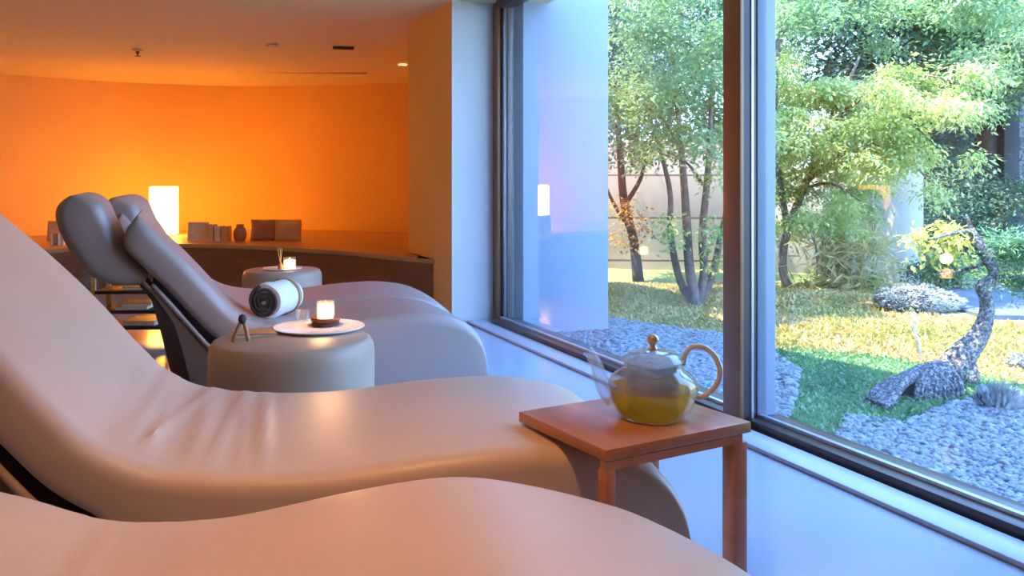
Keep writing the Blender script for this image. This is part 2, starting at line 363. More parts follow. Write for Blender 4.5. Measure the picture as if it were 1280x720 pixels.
def downlight(p, label, em, group=None, e=0, cone=85):
    t = empty('downlight', p); tag(t, label, 'downlight', group)
    bm = bmesh.new(); lathe(bm, [(0.05, -0.001), (0.062, -0.001), (0.062, -0.007), (0.05, -0.007), (0.05, -0.001)], 24); obj('trim_ring', bm, M['plate'], t, True, 40)
    bm = bmesh.new(); lathe(bm, [(0, -0.003), (0.05, -0.003)], 24); obj('lens', bm, em, t)
    if e:
        l = bpy.data.lights.new('downlight_beam', 'SPOT'); l.energy = e; l.color = (1.0, 0.50, 0.16); l.spot_size = math.radians(cone); l.spot_blend = 0.8; l.shadow_soft_size = 0.06
        lo_ = bpy.data.objects.new('downlight_beam', l); C.objects.link(lo_); lo_.location = p-Vector((0, 0, 0.02))
    return t
M['lens'] = emit('downlight_lens', (1.0, 0.62, 0.3), 2.2)
downlight(on_ceiling(503, 82), 'tiny glowing downlight beside the far corner of the window pier', M['lens'], None, 2)

# ------------------------------------------------------------------ loungers
ANG = -YAW+math.atan2(0.17, 0.985)
def uv(u, v, z=0.0):
    return rd(0.985*u-0.17*v, 0.17*u+0.985*v, z)
def sect_ring(hw, top, bot, rt, rb, n=6, crown=0.012, flat=14):
    """closed ring of (y, h) from rounded rectangle, h along the local normal"""
    pts = []
    rt = min(rt, (top-bot)*0.49, hw*0.9); rb = min(rb, (top-bot)*0.49, hw*0.9)
    for k in range(n+1):
        a = PI/2*k/n; pts.append((-hw+rt-rt*math.cos(a), top-rt+rt*math.sin(a)))
    for k in range(1, flat):
        y = -hw+rt+(2*hw-2*rt)*k/flat; pts.append((y, top))
    for k in range(n+1):
        a = PI/2*k/n; pts.append((hw-rt+rt*math.sin(a), top-rt+rt*math.cos(a)))
    for k in range(n+1):
        a = PI/2*k/n; pts.append((hw-rb+rb*math.cos(a), bot+rb-rb*math.sin(a)))
    for k in range(1, flat):
        y = hw-rb-(2*hw-2*rb)*k/flat; pts.append((y, bot))
    for k in range(n+1):
        a = PI/2*k/n; pts.append((-hw+rb-rb*math.sin(a), bot+rb-rb*math.cos(a)))
    out = []
    for y, h in pts:
        c = crown*(1-(y/hw)**2) if h > (top+bot)/2 else 0
        out.append((y, h+c))
    return out
def ease(r, s): return math.sqrt(max(0.0, 1-(1-min(1, s/r))**2)) if r > 0 else 1
def lounger(label, vc, hw, prof, zs=1.0, rot=0.0, pu=-0.5, head_u=0.0, th_shift=0.0, wrinkle=0.0, seed=0, m=None, foot_r=0.05):
    """prof: (u,z) points of the upper surface from head to foot"""
    m = m or M['leather']; rnd = random.Random(seed)
    root = empty('lounger', (0, 0, 0), ANG+rot)
    pv = uv(pu, vc, 0); root.location = pv-Matrix.Rotation(ANG+rot, 3, 'Z') @ Vector((pu, 0, 0))
    tag(root, label, 'lounger', None)
    prof = [(u, z*zs) for u, z in prof]
    sp = spline([(u, 0, z) for u, z in prof], 9)
    # even arc length resample
    arc = [0]
    for a, b in zip(sp, sp[1:]): arc.append(arc[-1]+(b-a).length)
    N = 150; st = []; j = 0
    for i in range(N+1):
        s = arc[-1]*i/N
        while j < len(arc)-2 and arc[j+1] < s: j += 1
        f = (s-arc[j])/max(1e-9, arc[j+1]-arc[j]); st.append((sp[j]+(sp[j+1]-sp[j])*f, s))
    L = arc[-1]; uk = [p.x for p, s in st]
    bm = bmesh.new(); rings = []
    creases = [(-0.63+0.045*k+rnd.uniform(-.012, .012), rnd.uniform(0.010, 0.018), rnd.uniform(0.4, 1), rnd.uniform(-.05, .05)) for k in range(9)]
    for i, (p, s) in enumerate(st):
        a = st[max(0, i-1)][0]; b = st[min(N, i+1)][0]; d = (b-a).normalized(); nrm = Vector((-d.z, 0, d.x))
        if nrm.z < 0: nrm = -nrm
        # thickness: slim behind the back, solid to the ground under the legs
        u = p.x; k = min(1, max(0, (u+0.56+th_shift)/0.24)); k = k*k*(3-2*k)
        nv = (nrm*(1-k)+Vector((0, 0, 1))*k).normalized()
        th = 0.135*(1-k)+(p.z-0.02)*k
        e = ease(0.10, s); ef = ease(foot_r, L-s)
        w = hw*(0.86+0.14*e)*(0.90+0.10*ef); th2 = th*max(0.10, e)
        if k > 0.5: th2 = th
        ring = []
        for y, h in sect_ring(w, 0.0, -th2, 0.05, 0.03):
            hh = h
            if wrinkle and h > -0.03:
                for cu, cw, ca, ct in creases:
                    du = (u-cu-ct*y/hw)/cw
                    if abs(du) < 3: hh += wrinkle*ca*math.exp(-du*du)*(0.8+0.2*math.sin(9*y+cu*40))*max(0, 1-(y/w)**4)
            q = p+nv*hh; ring.append(bm.verts.new((q.x, y, max(q.z, 0.006))))
        rings.append(ring)
    n = len(rings[0])
    for a, b in zip(rings, rings[1:]):
        for q in range(n): bm.faces.new((a[q], a[(q+1) % n], b[(q+1) % n], b[q]))
    bm.faces.new(rings[0][::-1]); bm.faces.new(rings[-1])
    obj('mattress', bm, m, root, True, 50)
    # headrest slab behind the upper end
    hu, hz = prof[0]
    cl = spline([(hu-0.170+head_u, 0, hz+0.085), (hu-0.150+head_u, 0, hz+0.01), (hu-0.105+head_u, 0, hz-0.10), (hu-0.03+head_u, 0, hz-0.215), (hu+0.03, 0, hz-0.28)], 9)
    bm = bmesh.new(); rings = []; tot = len(cl)-1
    for i, p in enumerate(cl):
        a = cl[max(0, i-1)]; b = cl[min(tot, i+1)]; d = (b-a).normalized(); nrm = Vector((-d.z, 0, d.x))
        if nrm.x < 0: nrm = -nrm
        s = i/tot; e = ease(0.34, s+0.004)*ease(0.6, 1-s+0.02)
        w = hw*(0.72+0.12*ease(0.3, s+0.01)); th = 0.19*max(e, 0.12)
        rings.append([bm.verts.new((p.x+nrm.x*h, y, p.z+nrm.z*h)) for y, h in sect_ring(w, th/2, -th/2, 0.05, 0.05, crown=0.015)])
    for a, b in zip(rings, rings[1:]):
        for q in range(n): bm.faces.new((a[q], a[(q+1) % n], b[(q+1) % n], b[q]))
    bm.faces.new(rings[0][::-1]); bm.faces.new(rings[-1]); obj('headrest', bm, m, root, True, 50)
    # plinth shell below the back
    def top(u):
        for (a, _), (b, _) in zip(st, st[1:]):
            if a.x <= u <= b.x: return a.z+(b.z-a.z)*(u-a.x)/max(1e-6, b.x-a.x)
        return st[-1][0].z
    rim = []
    for k in range(13):
        u = prof[0][0]+0.13+(0.62+0.0)*k/12*((-0.36-prof[0][0]-0.13)/0.62); rim.append((u-0.075, top(u)-0.158-0.022*math.sin(PI*k/12)))
    rim = [(u, max(z, 0.12)) for u, z in rim]
    poly = [(rim[0][0]+0.20, 0.0), (rim[0][0]+0.13, 0.30), (rim[0][0]+0.09, 0.45), (rim[0][0]-0.005, rim[0][1]-0.02)]+rim+[(-0.30, 0.15), (-0.30, 0.0)]
    bm = bmesh.new(); prism(bm, poly, -hw+0.02, hw-0.02)
    obj('base', bm, M['shell'], root)
    for sgn in (-1, 1):
        bm = bmesh.new(); tube(bm, [(u, sgn*(hw-0.02), z) for u, z in rim], 0.011, 10); obj('base_rim', bm, m, root, True)
    return root
PR = [(-1.01, 0.915), (-0.94, 0.835), (-0.81, 0.70), (-0.69, 0.565), (-0.602, 0.485), (-0.49, 0.43), (-0.314, 0.402), (-0.081, 0.395), (0.185, 0.417), (0.404, 0.425), (0.56, 0.412), (0.686, 0.382), (0.775, 0.33), (0.825, 0.26), (0.846, 0.17), (0.85, 0.02)]
def shifted(du, su=1.0, pivot=-0.7):
    return [((u-pivot)*(su if u > pivot else 1)+pivot+du, z) for u, z in PR]
P1 = [(-1.38, 0.95), (-1.24, 0.81), (-1.11, 0.68), (-0.98, 0.57), (-0.86, 0.50), (-0.72, 0.457), (-0.63, 0.428), (-0.52, 0.388), (-0.41, 0.374), (-0.25, 0.377), (0.0, 0.415), (0.19, 0.430), (0.35, 0.406), (0.555, 0.346), (0.67, 0.295), (0.785, 0.232), (0.88, 0.17), (0.925, 0.12), (0.94, 0.02)]
lounger('nearest taupe leather lounger filling the bottom edge of the photo', 1.50, 0.43, P1, 1.02, th_shift=0.15, seed=1, wrinkle=0.004)
lounger('big taupe leather lounger with creased bend, its foot under the wooden table', 2.56, 0.435, [(-1.13, 1.01)]+[(u-0.012*max(0, min(1, u)), z-0.018*min(1, max(0, (0.62-z)/0.15))) for u, z in PR[1:]], 1.0, rot=0.02, seed=2, wrinkle=0.013)
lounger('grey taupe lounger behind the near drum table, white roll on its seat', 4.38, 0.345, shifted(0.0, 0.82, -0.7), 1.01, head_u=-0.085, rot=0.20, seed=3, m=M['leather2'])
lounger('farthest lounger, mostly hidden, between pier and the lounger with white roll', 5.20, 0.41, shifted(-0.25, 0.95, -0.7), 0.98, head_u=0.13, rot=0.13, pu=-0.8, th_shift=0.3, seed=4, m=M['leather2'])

# ------------------------------------------------------------------ drum tables and what stands on them
def drum(c, r, h, label):
    t = empty('drum_table', c); tag(t, label, 'drum table')
    bm = bmesh.new(); lathe(bm, [(0, 0), (r*0.97, 0), (r*0.98, 0.02), (r, 0.2), (r, h-0.06), (r*0.985, h-0.028), (r*0.95, h-0.008), (r*0.90, h), (0, h)], 64); obj('drum_body', bm, M['drum'], t, True, 40)
    bm = bmesh.new(); lathe(bm, [(0, h), (r*0.62, h), (r*0.64, h+0.004), (r*0.64, h+0.010), (r*0.60, h+0.014), (0, h+0.014)], 64)
    return t, bm
near_c = rd((366-640)/F*3.42, 3.42); DZ = 0.462
t, bm = drum(near_c, 0.315, DZ, 'round padded drum side table with a candle, in front of the lounger with white roll'); bm.free()
bm = bmesh.new(); lathe(bm, [(0, 0), (0.15, 0), (0.175, 0.004), (0.185, 0.010), (0.183, 0.013), (0.16, 0.009), (0, 0.006)], 64)
pc = onz(399, 411, DZ); o = obj('serving_plate', bm, M['plate'], None, True, 40); o.location = (pc.x, pc.y, DZ); tag(o, 'white round plate under the candle on the near drum table', 'plate')
def candle(c, r, h, label, hold=True):
    t = empty('candle', c); tag(t, label, 'candle')
    if hold:
        bm = bmesh.new(); lathe(bm, [(0, 0), (r*1.55, 0), (r*1.6, 0.008), (r*1.45, 0.012), (r*1.62, 0.018), (r*1.7, 0.026), (r*1.6, 0.032), (r*1.2, 0.030), (0, 0.030)], 36); obj('holder', bm, M['cwood'], t, True, 40)
    z0 = 0.0305 if hold else 0.0
    bm = bmesh.new(); lathe(bm, [(0, z0), (r*0.8, z0), (r*0.8, z0+h*0.8), (0, z0+h*0.78)], 28); obj('wax', bm, M['flame'], t, True, 40)
    bm = bmesh.new(); lathe(bm, [(r*0.93, z0), (r, z0), (r, z0+h*1.08), (r*0.95, z0+h*1.08), (r*0.93, z0)], 28); obj('glass_cup', bm, M['potglass'], t, True, 40)
    bm = bmesh.new(); lathe(bm, [(0, z0+h*0.79), (0.004, z0+h*0.82), (0.006, z0+h*0.88), (0.003, z0+h*0.98), (0, z0+h*1.05)], 12); obj('flame', bm, M['flame'], t, True)
    return t
pc = onz(407, 406, DZ+0.008); candle((pc.x, pc.y, DZ+0.0085), 0.037, 0.062, 'lit candle in a glass on a brown holder, near drum table')
l = bpy.data.lights.new('candle_light', 'POINT'); l.energy = 1.6; l.color = (1, 0.5, 0.18); l.shadow_soft_size = 0.03
lo_ = bpy.data.objects.new('candle_light', l); C.objects.link(lo_); lo_.location = (pc.x, pc.y, DZ+0.15)
# little tumbler next to the candle
bm = bmesh.new(); lathe(bm, [(0, 0.0), (0.026, 0.0), (0.032, 0.05), (0.030, 0.05), (0.024, 0.006), (0, 0.006)], 28)
pc = onz(378, 403, DZ+0.006); o = obj('glass_tumbler', bm, M['potglass'], None, True, 40); o.location = (pc.x, pc.y, DZ+0.0075); tag(o, 'small clear tumbler left of the candle on the plate', 'glass')
# folded booklet over the drum edge
pc = onz(318, 416, DZ+0.01); t = empty('booklet', (pc.x, pc.y, DZ+0.001), 0.42-YAW); tag(t, 'folded dark booklet with tan edge lying left of the white plate', 'booklet')
bm = bmesh.new(); prism(bm, [(-0.075, 0), (0.075, 0), (0.075, 0.006), (-0.075, 0.012)], -0.05, 0.05); obj('pages', bm, M['paper'], t)
bm = bmesh.new(); prism(bm, [(-0.08, 0.0125), (0.08, 0.0065), (0.08, 0.010), (-0.08, 0.018)], -0.054, 0.054); obj('cover', bm, M['strap'], t)
# dark tassel cord at the drum's left
pc = onz(303, 428, DZ)
t = empty('cord_tassel', (pc.x, pc.y, DZ)); tag(t, 'brown knotted cord tassel standing at the left rim of near drum table', 'tassel')
bm = bmesh.new(); tube(bm, spline([(-0.035, 0, 0.004), (-0.018, 0, 0.05), (0, 0, 0.085), (0.012, 0, 0.05), (0.022, 0, 0.004)], 5), [0.008, 0.007, 0.008, 0.007, 0.008], 8); obj('cord', bm, M['strap'], t, True)
bm = bmesh.new(); lathe(bm, [(0, 0.068), (0.012, 0.074), (0.016, 0.088), (0.012, 0.102), (0, 0.108)], 14); obj('knot', bm, M['darkfab'], t, True)

far_c = rd((353-640)/F*6.35, 6.35)
t, bm = drum(far_c, 0.28, 0.415, 'round drum side table behind the farthest lounger, with small candle'); bm.free()
pc = far_c; bm = bmesh.new(); lathe(bm, [(0, 0), (0.12, 0), (0.14, 0.008), (0.137, 0.011), (0.11, 0.005), (0, 0.004)], 48)
o = obj('serving_plate', bm, M['plate'], None, True, 40); o.location = (pc.x, pc.y, 0.415); tag(o, 'round plate under the small candle on the far drum table', 'plate')
cp = rd((362-640)/F*6.3, 6.3); candle((cp.x, cp.y, 0.4205), 0.045, 0.08, 'small lit candle glowing on the far drum table', False)
t = empty('reed_diffuser', (cp.x-0.06, cp.y+0.03, 0.421)); tag(t, 'thin reed stick bottle left of the far candle', 'reed diffuser')
bm = bmesh.new(); lathe(bm, [(0, 0), (0.018, 0), (0.018, 0.03), (0.008, 0.04), (0.008, 0.05), (0, 0.05)], 16); obj('bottle', bm, M['strap'], t, True, 40)
for dx in (-0.02, 0.0, 0.012):
    bm = bmesh.new(); tube(bm, [(0, 0, 0.04), (dx, 0.004, 0.15)], 0.0022, 6); obj('reed', bm, M['oak'], t)

# white roll with charcoal end on the seat
c = uv(-0.36, 4.42, 0.0); a0 = at(331, 366, 4.1); a1 = at(366, 362, 4.38)
zc = 0.405+0.016+0.083
t = empty('rolled_towel', (a0.x, a0.y, zc), math.atan2(a1.y-a0.y, a1.x-a0.x)); tag(t, 'white rolled towel with charcoal end and tan strap on the lounger seat', 'towel')
bm = bmesh.new(); R_ = 0.083; Lr = 0.235; n = 40; rings = []
for i in range(25):
    s = i/24; x = Lr*s
    r = R_*(1.0+0.02*math.sin(9*s))*(0.90+0.10*ease(0.12, s+0.01)*ease(0.12, 1.01-s))
    rings.append([bm.verts.new((x, r*math.cos(2*PI*k/n)*(1.03), r*math.sin(2*PI*k/n)+0.002*math.sin(5*2*PI*k/n+x*30))) for k in range(n)])
for a, b in zip(rings, rings[1:]):
    for k in range(n): bm.faces.new((a[k], a[(k+1) % n], b[(k+1) % n], b[k]))
bm.faces.new(rings[0][::-1]); bm.faces.new(rings[-1]); obj('towel_body', bm, M['towel'], t, True, 60)
bm = bmesh.new(); sp = []
for k in range(90):
    a = k/89*2*PI*3.2; r = 0.008+0.066*k/89; sp.append((-0.006, r*math.cos(a), r*math.sin(a)))
tube(bm, sp, 0.0085, 8); obj('rolled_end', bm, M['darkfab'], t, True)
bm = bmesh.new(); pts = []
for x in (0.175, 0.20):
    pts.append([(x, (R_+0.0065)*math.cos(a), (R_+0.0045)*math.sin(a)) for a in [2*PI*k/40 for k in range(40)]])
va = [bm.verts.new(p) for p in pts[0]]; vb = [bm.verts.new(p) for p in pts[1]]
for k in range(40): bm.faces.new((va[k], va[(k+1) % 40], vb[(k+1) % 40], vb[k]))
o = obj('strap', bm, M['strap'], t, True); sm = o.modifiers.new('solid', 'SOLIDIFY'); sm.thickness = 0.003; sm.offset = 0

# ------------------------------------------------------------------ wooden side table with the teapot
TZ = 0.45
q1 = onz(645, 515, TZ); q2 = onz(757, 563, TZ); q3 = onz(939, 527, TZ)
ex = (q3-q2).normalized(); ey = Vector((-ex.y, ex.x, 0)); wx = (q3-q2).length; wy = abs((q1-q2).dot(ey))
TA = math.atan2(ex.y, ex.x)
t = empty('side_table', (q2.x, q2.y, 0), TA); tag(t, 'small reddish brown wooden side table straddling a lounger foot, glass teapot on top', 'side table')
boxobj('tabletop', (0, 0, TZ-0.028), (wx, wy, TZ), M['table'], t, 0.0025)
bm = bmesh.new(); box(bm, (0.0, 0.001, TZ-0.05), (wx-0.03, 0.022, TZ-0.0285)); obj('apron', bm, M['table'], t)
for (x0, y0) in ((0.0, 0.001), (wx-0.058, 0.001), (wx-0.024, wy-0.03)):
    boxobj('leg', (x0, y0, 0), (x0+(0.03 if x0 == 0 else 0.045 if y0 < 0.1 else 0.021), y0+(0.03 if x0 == 0 else 0.045 if y0 < 0.1 else 0.025), TZ-0.05 if y0 < 0.1 else TZ-0.0285), M['table'], t, 0.002)

tc = onz(816, 521, TZ); TP = empty('teapot', (tc.x, tc.y, TZ+0.001), -YAW+0.05)
tag(TP, 'clear glass teapot half full of amber tea on the wooden side table', 'teapot')
S = 1.0
outer = [(0, 0.0), (0.078, 0.0), (0.088, 0.006), (0.100, 0.022), (0.111, 0.045), (0.1175, 0.068), (0.1185, 0.084), (0.114, 0.100), (0.102, 0.113), (0.088, 0.122), (0.079, 0.130), (0.077, 0.142), (0.079, 0.146)]
inner = [(r-0.003, z+0.002) for r, z in outer[1:]]
bm = bmesh.new(); po = [tuple(p) for p in [(v.x, v.z) for v in spline([(r, 0, z) for r, z in outer[1:]], 4)]]
lathe(bm, [(0, 0)]+po+[(0.0755, 0.147)]+[(r-0.003, z+0.0015) for r, z in po[::-1]]+[(0, 0.003)], 72); obj('glass_body', bm, M['potglass'], TP, True, 60)
# tea
m, nt, b = mat('amber_tea'); nt.nodes.remove(b); out = nt.nodes['Material Output']
tr = nt.nodes.new('ShaderNodeBsdfTransparent'); tr.inputs['Color'].default_value = (0.99, 0.74, 0.12, 1)
rf = nt.nodes.new('ShaderNodeBsdfRefraction'); rf.inputs['Color'].default_value = (0.99, 0.74, 0.10, 1); rf.inputs['IOR'].default_value = 1.25
df = nt.nodes.new('ShaderNodeBsdfTranslucent'); nz = noise(nt, 12); rr = ramp(nt, nz.outputs['Fac'], [(0.3, (0.98, 0.66, 0.03)), (0.7, (1.0, 0.80, 0.07))]); nt.links.new(rr.outputs['Color'], df.inputs['Color'])
gl = nt.nodes.new('ShaderNodeBsdfGlossy'); gl.inputs['Roughness'].default_value = 0.02
m1 = nt.nodes.new('ShaderNodeMixShader'); m1.inputs[0].default_value = 0.12; m2 = nt.nodes.new('ShaderNodeMixShader'); m2.inputs[0].default_value = 0.5; m3 = nt.nodes.new('ShaderNodeMixShader'); m3.inputs[0].default_value = 0.05
nt.links.new(tr.outputs[0], m1.inputs[1]); nt.links.new(rf.outputs[0], m1.inputs[2]); nt.links.new(m1.outputs[0], m2.inputs[1]); nt.links.new(df.outputs[0], m2.inputs[2]); nt.links.new(m2.outputs[0], m3.inputs[1]); nt.links.new(gl.outputs[0], m3.inputs[2]); nt.links.new(m3.outputs[0], out.inputs['Surface'])
M['tea'] = m
bm = bmesh.new(); pt = [(r-0.0036, z+0.0022) for r, z in po if z < 0.080]
lathe(bm, [(0, 0.0035)]+pt+[(0.1138, 0.080), (0, 0.080)], 72); obj('tea', bm, M['tea'], TP, True, 50)
# infuser
bm = bmesh.new(); lathe(bm, [(0, 0.020), (0.044, 0.020), (0.050, 0.024), (0.052, 0.046), (0, 0.046)], 48); obj('tea_leaves', bm, M['black'], TP, True, 40)
bm = bmesh.new(); lathe(bm, [(0.0645, 0.018), (0.066, 0.018), (0.0705, 0.142), (0.069, 0.142), (0.0645, 0.018)], 48); obj('infuser', bm, M['potglass'], TP, True, 40)
# bubbles / froth line along the tea edge
bm = bmesh.new()
for k in range(72):
    a = 2*PI*k/72+random.uniform(-.03, .03); rr_ = 0.110+random.uniform(-0.006, 0.0025); s = random.uniform(0.0016, 0.0034)
    bmesh.ops.create_icosphere(bm, subdivisions=1, radius=s, matrix=Matrix.Translation((rr_*math.cos(a), rr_*math.sin(a), 0.081+s*0.4)))
obj('bubbles', bm, M['potglass'], TP, True)
lid = None
bm = bmesh.new(); lp = [(0.083, 0.1485), (0.084, 0.152), (0.078, 0.158), (0.066, 0.167), (0.045, 0.174), (0.02, 0.178), (0, 0.179)]
lathe(bm, lp+[(0, 0.1765), (0.02, 0.1755), (0.044, 0.1715), (0.064, 0.165), (0.076, 0.156), (0.080, 0.1485), (0.083, 0.1485)], 64); lid = obj('lid', bm, M['potglass'], TP, True, 60)
bm = bmesh.new(); lathe(bm, [(0, 0.178), (0.013, 0.1785), (0.011, 0.184), (0.007, 0.189), (0.010, 0.193), (0.0155, 0.199), (0.0165, 0.206), (0.014, 0.213), (0.008, 0.218), (0, 0.219)], 32); k_ = obj('knob', bm, simple('knob_gold_glass', (0.75, 0.66, 0.50), 0.12, metal=0.5), lid, True)
# spout: glass tube flaring from the belly to the lip
bm = bmesh.new()
sp = spline([(-0.100, 0, 0.050), (-0.122, 0, 0.072), (-0.140, 0, 0.105), (-0.152, 0, 0.140), (-0.166, 0, 0.168), (-0.176, 0, 0.178)], 6)
tube(bm, sp, [0.026, 0.022, 0.016, 0.012, 0.010, 0.0115], 20, False); o = obj('spout', bm, M['potglass'], TP, True); sm = o.modifiers.new('solid', 'SOLIDIFY'); sm.thickness = 0.004
M['handleglass'] = simple('amber_white_glass', (0.84, 0.76, 0.68), 0.12, var=0.25, nscale=14, spec=0.8)
bm = bmesh.new(); hp = spline([(0.082, 0, 0.135), (0.088, 0, 0.165), (0.105, 0, 0.183), (0.135, 0, 0.183), (0.163, 0, 0.163), (0.180, 0, 0.128), (0.178, 0, 0.095), (0.158, 0, 0.066), (0.130, 0, 0.050), (0.112, 0, 0.052)], 6)
tube(bm, hp, [0.006, 0.0065, 0.007, 0.0075, 0.008, 0.008, 0.0075, 0.007, 0.007, 0.006], 16); obj('handle', bm, M['handleglass'], TP, True)

# ------------------------------------------------------------------ lamp and what stands along the bench
lp_ = rd((205-640)/F*9.5, 9.5, BZ)
t = empty('table_lamp', lp_, -YAW+0.25); tag(t, 'glowing tall rectangular paper lamp on the back bench', 'lamp')
boxobj('lamp_base', (-0.10, -0.10, 0), (0.10, 0.10, 0.02), M['oak'], t, 0.003)
boxobj('lamp_shade', (-0.132, -0.132, 0.02), (0.132, 0.132, 0.535), M['shade'], t, 0.006)
def bench_item(px, d=8.75): return rd((px-640)/F*d, d, BZ)
def framed(px, w, h, tilt, label, mframe, mpic, d=8.75, group=None):
    t = empty('framed_card', bench_item(px, d)+Vector((0, 0, 0.004)), -YAW+0.1); tag(t, label, 'framed picture', group); t.rotation_euler = (tilt, 0, -YAW+0.1)
    bm = bmesh.new(); q = 0.018
    for lo, hi in (((-w/2, 0, 0), (w/2, 0.015, q)), ((-w/2, 0, h-q), (w/2, 0.015, h)), ((-w/2, 0, q), (-w/2+q, 0.015, h-q)), ((w/2-q, 0, q), (w/2, 0.015, h-q))): box(bm, lo, hi)
    obj('picture_frame', bm, mframe, t); boxobj('picture', (-w/2+q, 0.006, q), (w/2-q, 0.012, h-q), mpic, t)
framed(247, 0.20, 0.19, -0.2, 'pale cream card propped on the bench right of the lamp', M['paper'], M['paper'])
boxobj_ = lambda *a: None
def book(px, w, h, th, m, label, rz=0.0, group='books standing on the back bench', tilt=0.0, d=8.75, pages=True):
    t = empty('book', bench_item(px, d)+Vector((0, 0, 0.001)), -YAW+rz); tag(t, label, 'book', group); t.rotation_euler = (0, tilt, -YAW+rz)
    if tilt: t.location.z += abs(math.sin(tilt))*th/2+0.001
    bm = bmesh.new(); box(bm, (-th/2, -w/2, 0), (-th/2+0.003, w/2, h)); box(bm, (th/2-0.003, -w/2, 0), (th/2, w/2, h)); box(bm, (-th/2, -w/2, 0), (th/2, -w/2+0.003, h)); obj('cover', bm, m, t)
    boxobj('pages', (-th/2+0.003, -w/2+0.004, 0.003), (th/2-0.003, w/2-0.004, h-0.004), M['paper'], t)
book(266, 0.12, 0.17, 0.05, M['tan'], 'tan book just right of the pale card')
book(274, 0.12, 0.15, 0.06, M['paper'], 'cream thick book second right of the pale card')
book(283, 0.12, 0.15, 0.07, M['oak'], 'orange backed book left of the terracotta jar')
# jar
bm = bmesh.new(); lathe(bm, [(0, 0), (0.045, 0), (0.062, 0.03), (0.066, 0.08), (0.050, 0.125), (0.036, 0.14), (0.040, 0.165), (0.034, 0.165), (0.03, 0.14), (0, 0.135)], 28)
o = obj('clay_jar', bm, M['terra'], None, True, 50); o.location = bench_item(300, 8.78); tag(o, 'dark terracotta jar between the books and the framed pictures', 'jar')
def cushion(px, w, h, th, m, label, rz, d=8.8, mi=None):
    t = empty('cushion', bench_item(px, d)+Vector((0, 0, 0.002)), -YAW+rz); tag(t, label, 'cushion', 'cushions on the back bench'); t.rotation_euler = (-0.22, 0, -YAW+rz)
    bm = bmesh.new(); n = 14; fr_, bk = [], []
    for s, L_ in ((-1, fr_), (1, bk)):
        for i in range(n+1):
            row = []
            for j in range(n+1):
                x = -1+2*i/n; y = -1+2*j/n; b_ = ((1-x**4)*(1-y**4))**0.6
                row.append(bm.verts.new((x*w/2*(1-0.05*(1-abs(y))), s*th/2*b_, h/2+y*h/2*(1-0.05*(1-abs(x))))))
            L_.append(row)
    for L_ in (fr_, bk):
        for i in range(n):
            for j in range(n): bm.faces.new((L_[i][j], L_[i+1][j], L_[i+1][j+1], L_[i][j+1]))
    bmesh.ops.remove_doubles(bm, verts=bm.verts, dist=1e-5); obj('cushion_cover', bm, m, t, True, 60)
    bm = bmesh.new(); tube(bm, [(-w/2, 0, 0), (-w/2*0.96, 0, h/2), (-w/2, 0, h), (0, 0, h*0.98), (w/2, 0, h), (w/2*0.96, 0, h/2), (w/2, 0, 0), (0, 0, h*0.02), (-w/2, 0, 0)], 0.007, 8); obj('piping', bm, mi or M['oak'], t, True)
cushion(330, 0.26, 0.21, 0.09, M['terra'], 'left one of two terracotta cushions with tan piping on the bench', 0.1)
cushion(360, 0.25, 0.21, 0.09, M['tan'], 'right one of two cushions on the bench, orange tan', 0.15, 8.75)
# left side: frame and small books
framed(78, 0.30, 0.20, -0.15, 'orange framed card on the bench behind the small upright books', M['oak'], M['tan'], 8.75)
for px, w_, m_, lb in ((66, 0.022, M['paper'], 'slim cream book leftmost of the four by the near lounger head'), (70, 0.025, M['terra'], 'rust backed book second of the four by the near lounger head'), (75, 0.03, M['plate'], 'white backed book third of the four by the near lounger head'), (79, 0.02, M['paper'], 'thin pale book rightmost of the four by the near lounger head')):
    book(px, 0.09, 0.11, w_, m_, lb, 0.35, 'small upright books on the left of the bench', d=8.25)
# magazine rack under the reclined heads
rc = rd((186-640)/F*5.9, 5.9); t = empty('magazine_rack', rc, -YAW+0.05); tag(t, 'low black shelved rack with slanted oak posts behind the lounger heads', 'rack')
for z in (0.08, 0.185, 0.315): boxobj('shelf', (-0.30, -0.14, z), (0.16, 0.14, z+0.022), M['black'], t, 0.002)
for (x, y, lean) in ((0.165, -0.13, -0.12), (0.165, 0.11, -0.12), (-0.325, -0.13, 0.0), (-0.325, 0.11, 0.0)):
    bm = bmesh.new(); prism(bm, [(x, 0), (x+0.025, 0), (x+0.025+lean*0.45, 0.42), (x+lean*0.45, 0.42)], y, y+0.022)
    obj('post', bm, M['oak'], t)
def lay(x, y, z, w, d_, h, m, label, rz=0.1):
    p = rc+Matrix.Rotation(-YAW+0.05, 3, 'Z') @ Vector((x, y, z)); tt = empty('magazine', p, -YAW+rz); tag(tt, label, 'magazine', 'magazines lying on the rack')
    boxobj('pages', (-w/2, -d_/2, 0), (w/2, d_/2, h-0.003), M['paper'], tt); boxobj('cover', (-w/2-0.002, -d_/2-0.002, h-0.003), (w/2+0.002, d_/2+0.002, h), m, tt)
lay(-0.08, 0, 0.2075, 0.20, 0.22, 0.022, M['tan'], 'tan magazine, bottom of the pile on the middle rack shelf')
lay(-0.06, 0, 0.2298, 0.18, 0.2, 0.018, M['terra'], 'terracotta magazine, top of the pile on the middle rack shelf', 0.2)
lay(-0.05, 0, 0.3375, 0.16, 0.2, 0.02, M['black'], 'black magazine on the top rack shelf', 0.0)
lay(-0.02, 0, 0.1025, 0.20, 0.22, 0.03, M['oak'], 'orange magazine on the lowest rack shelf', 0.0)

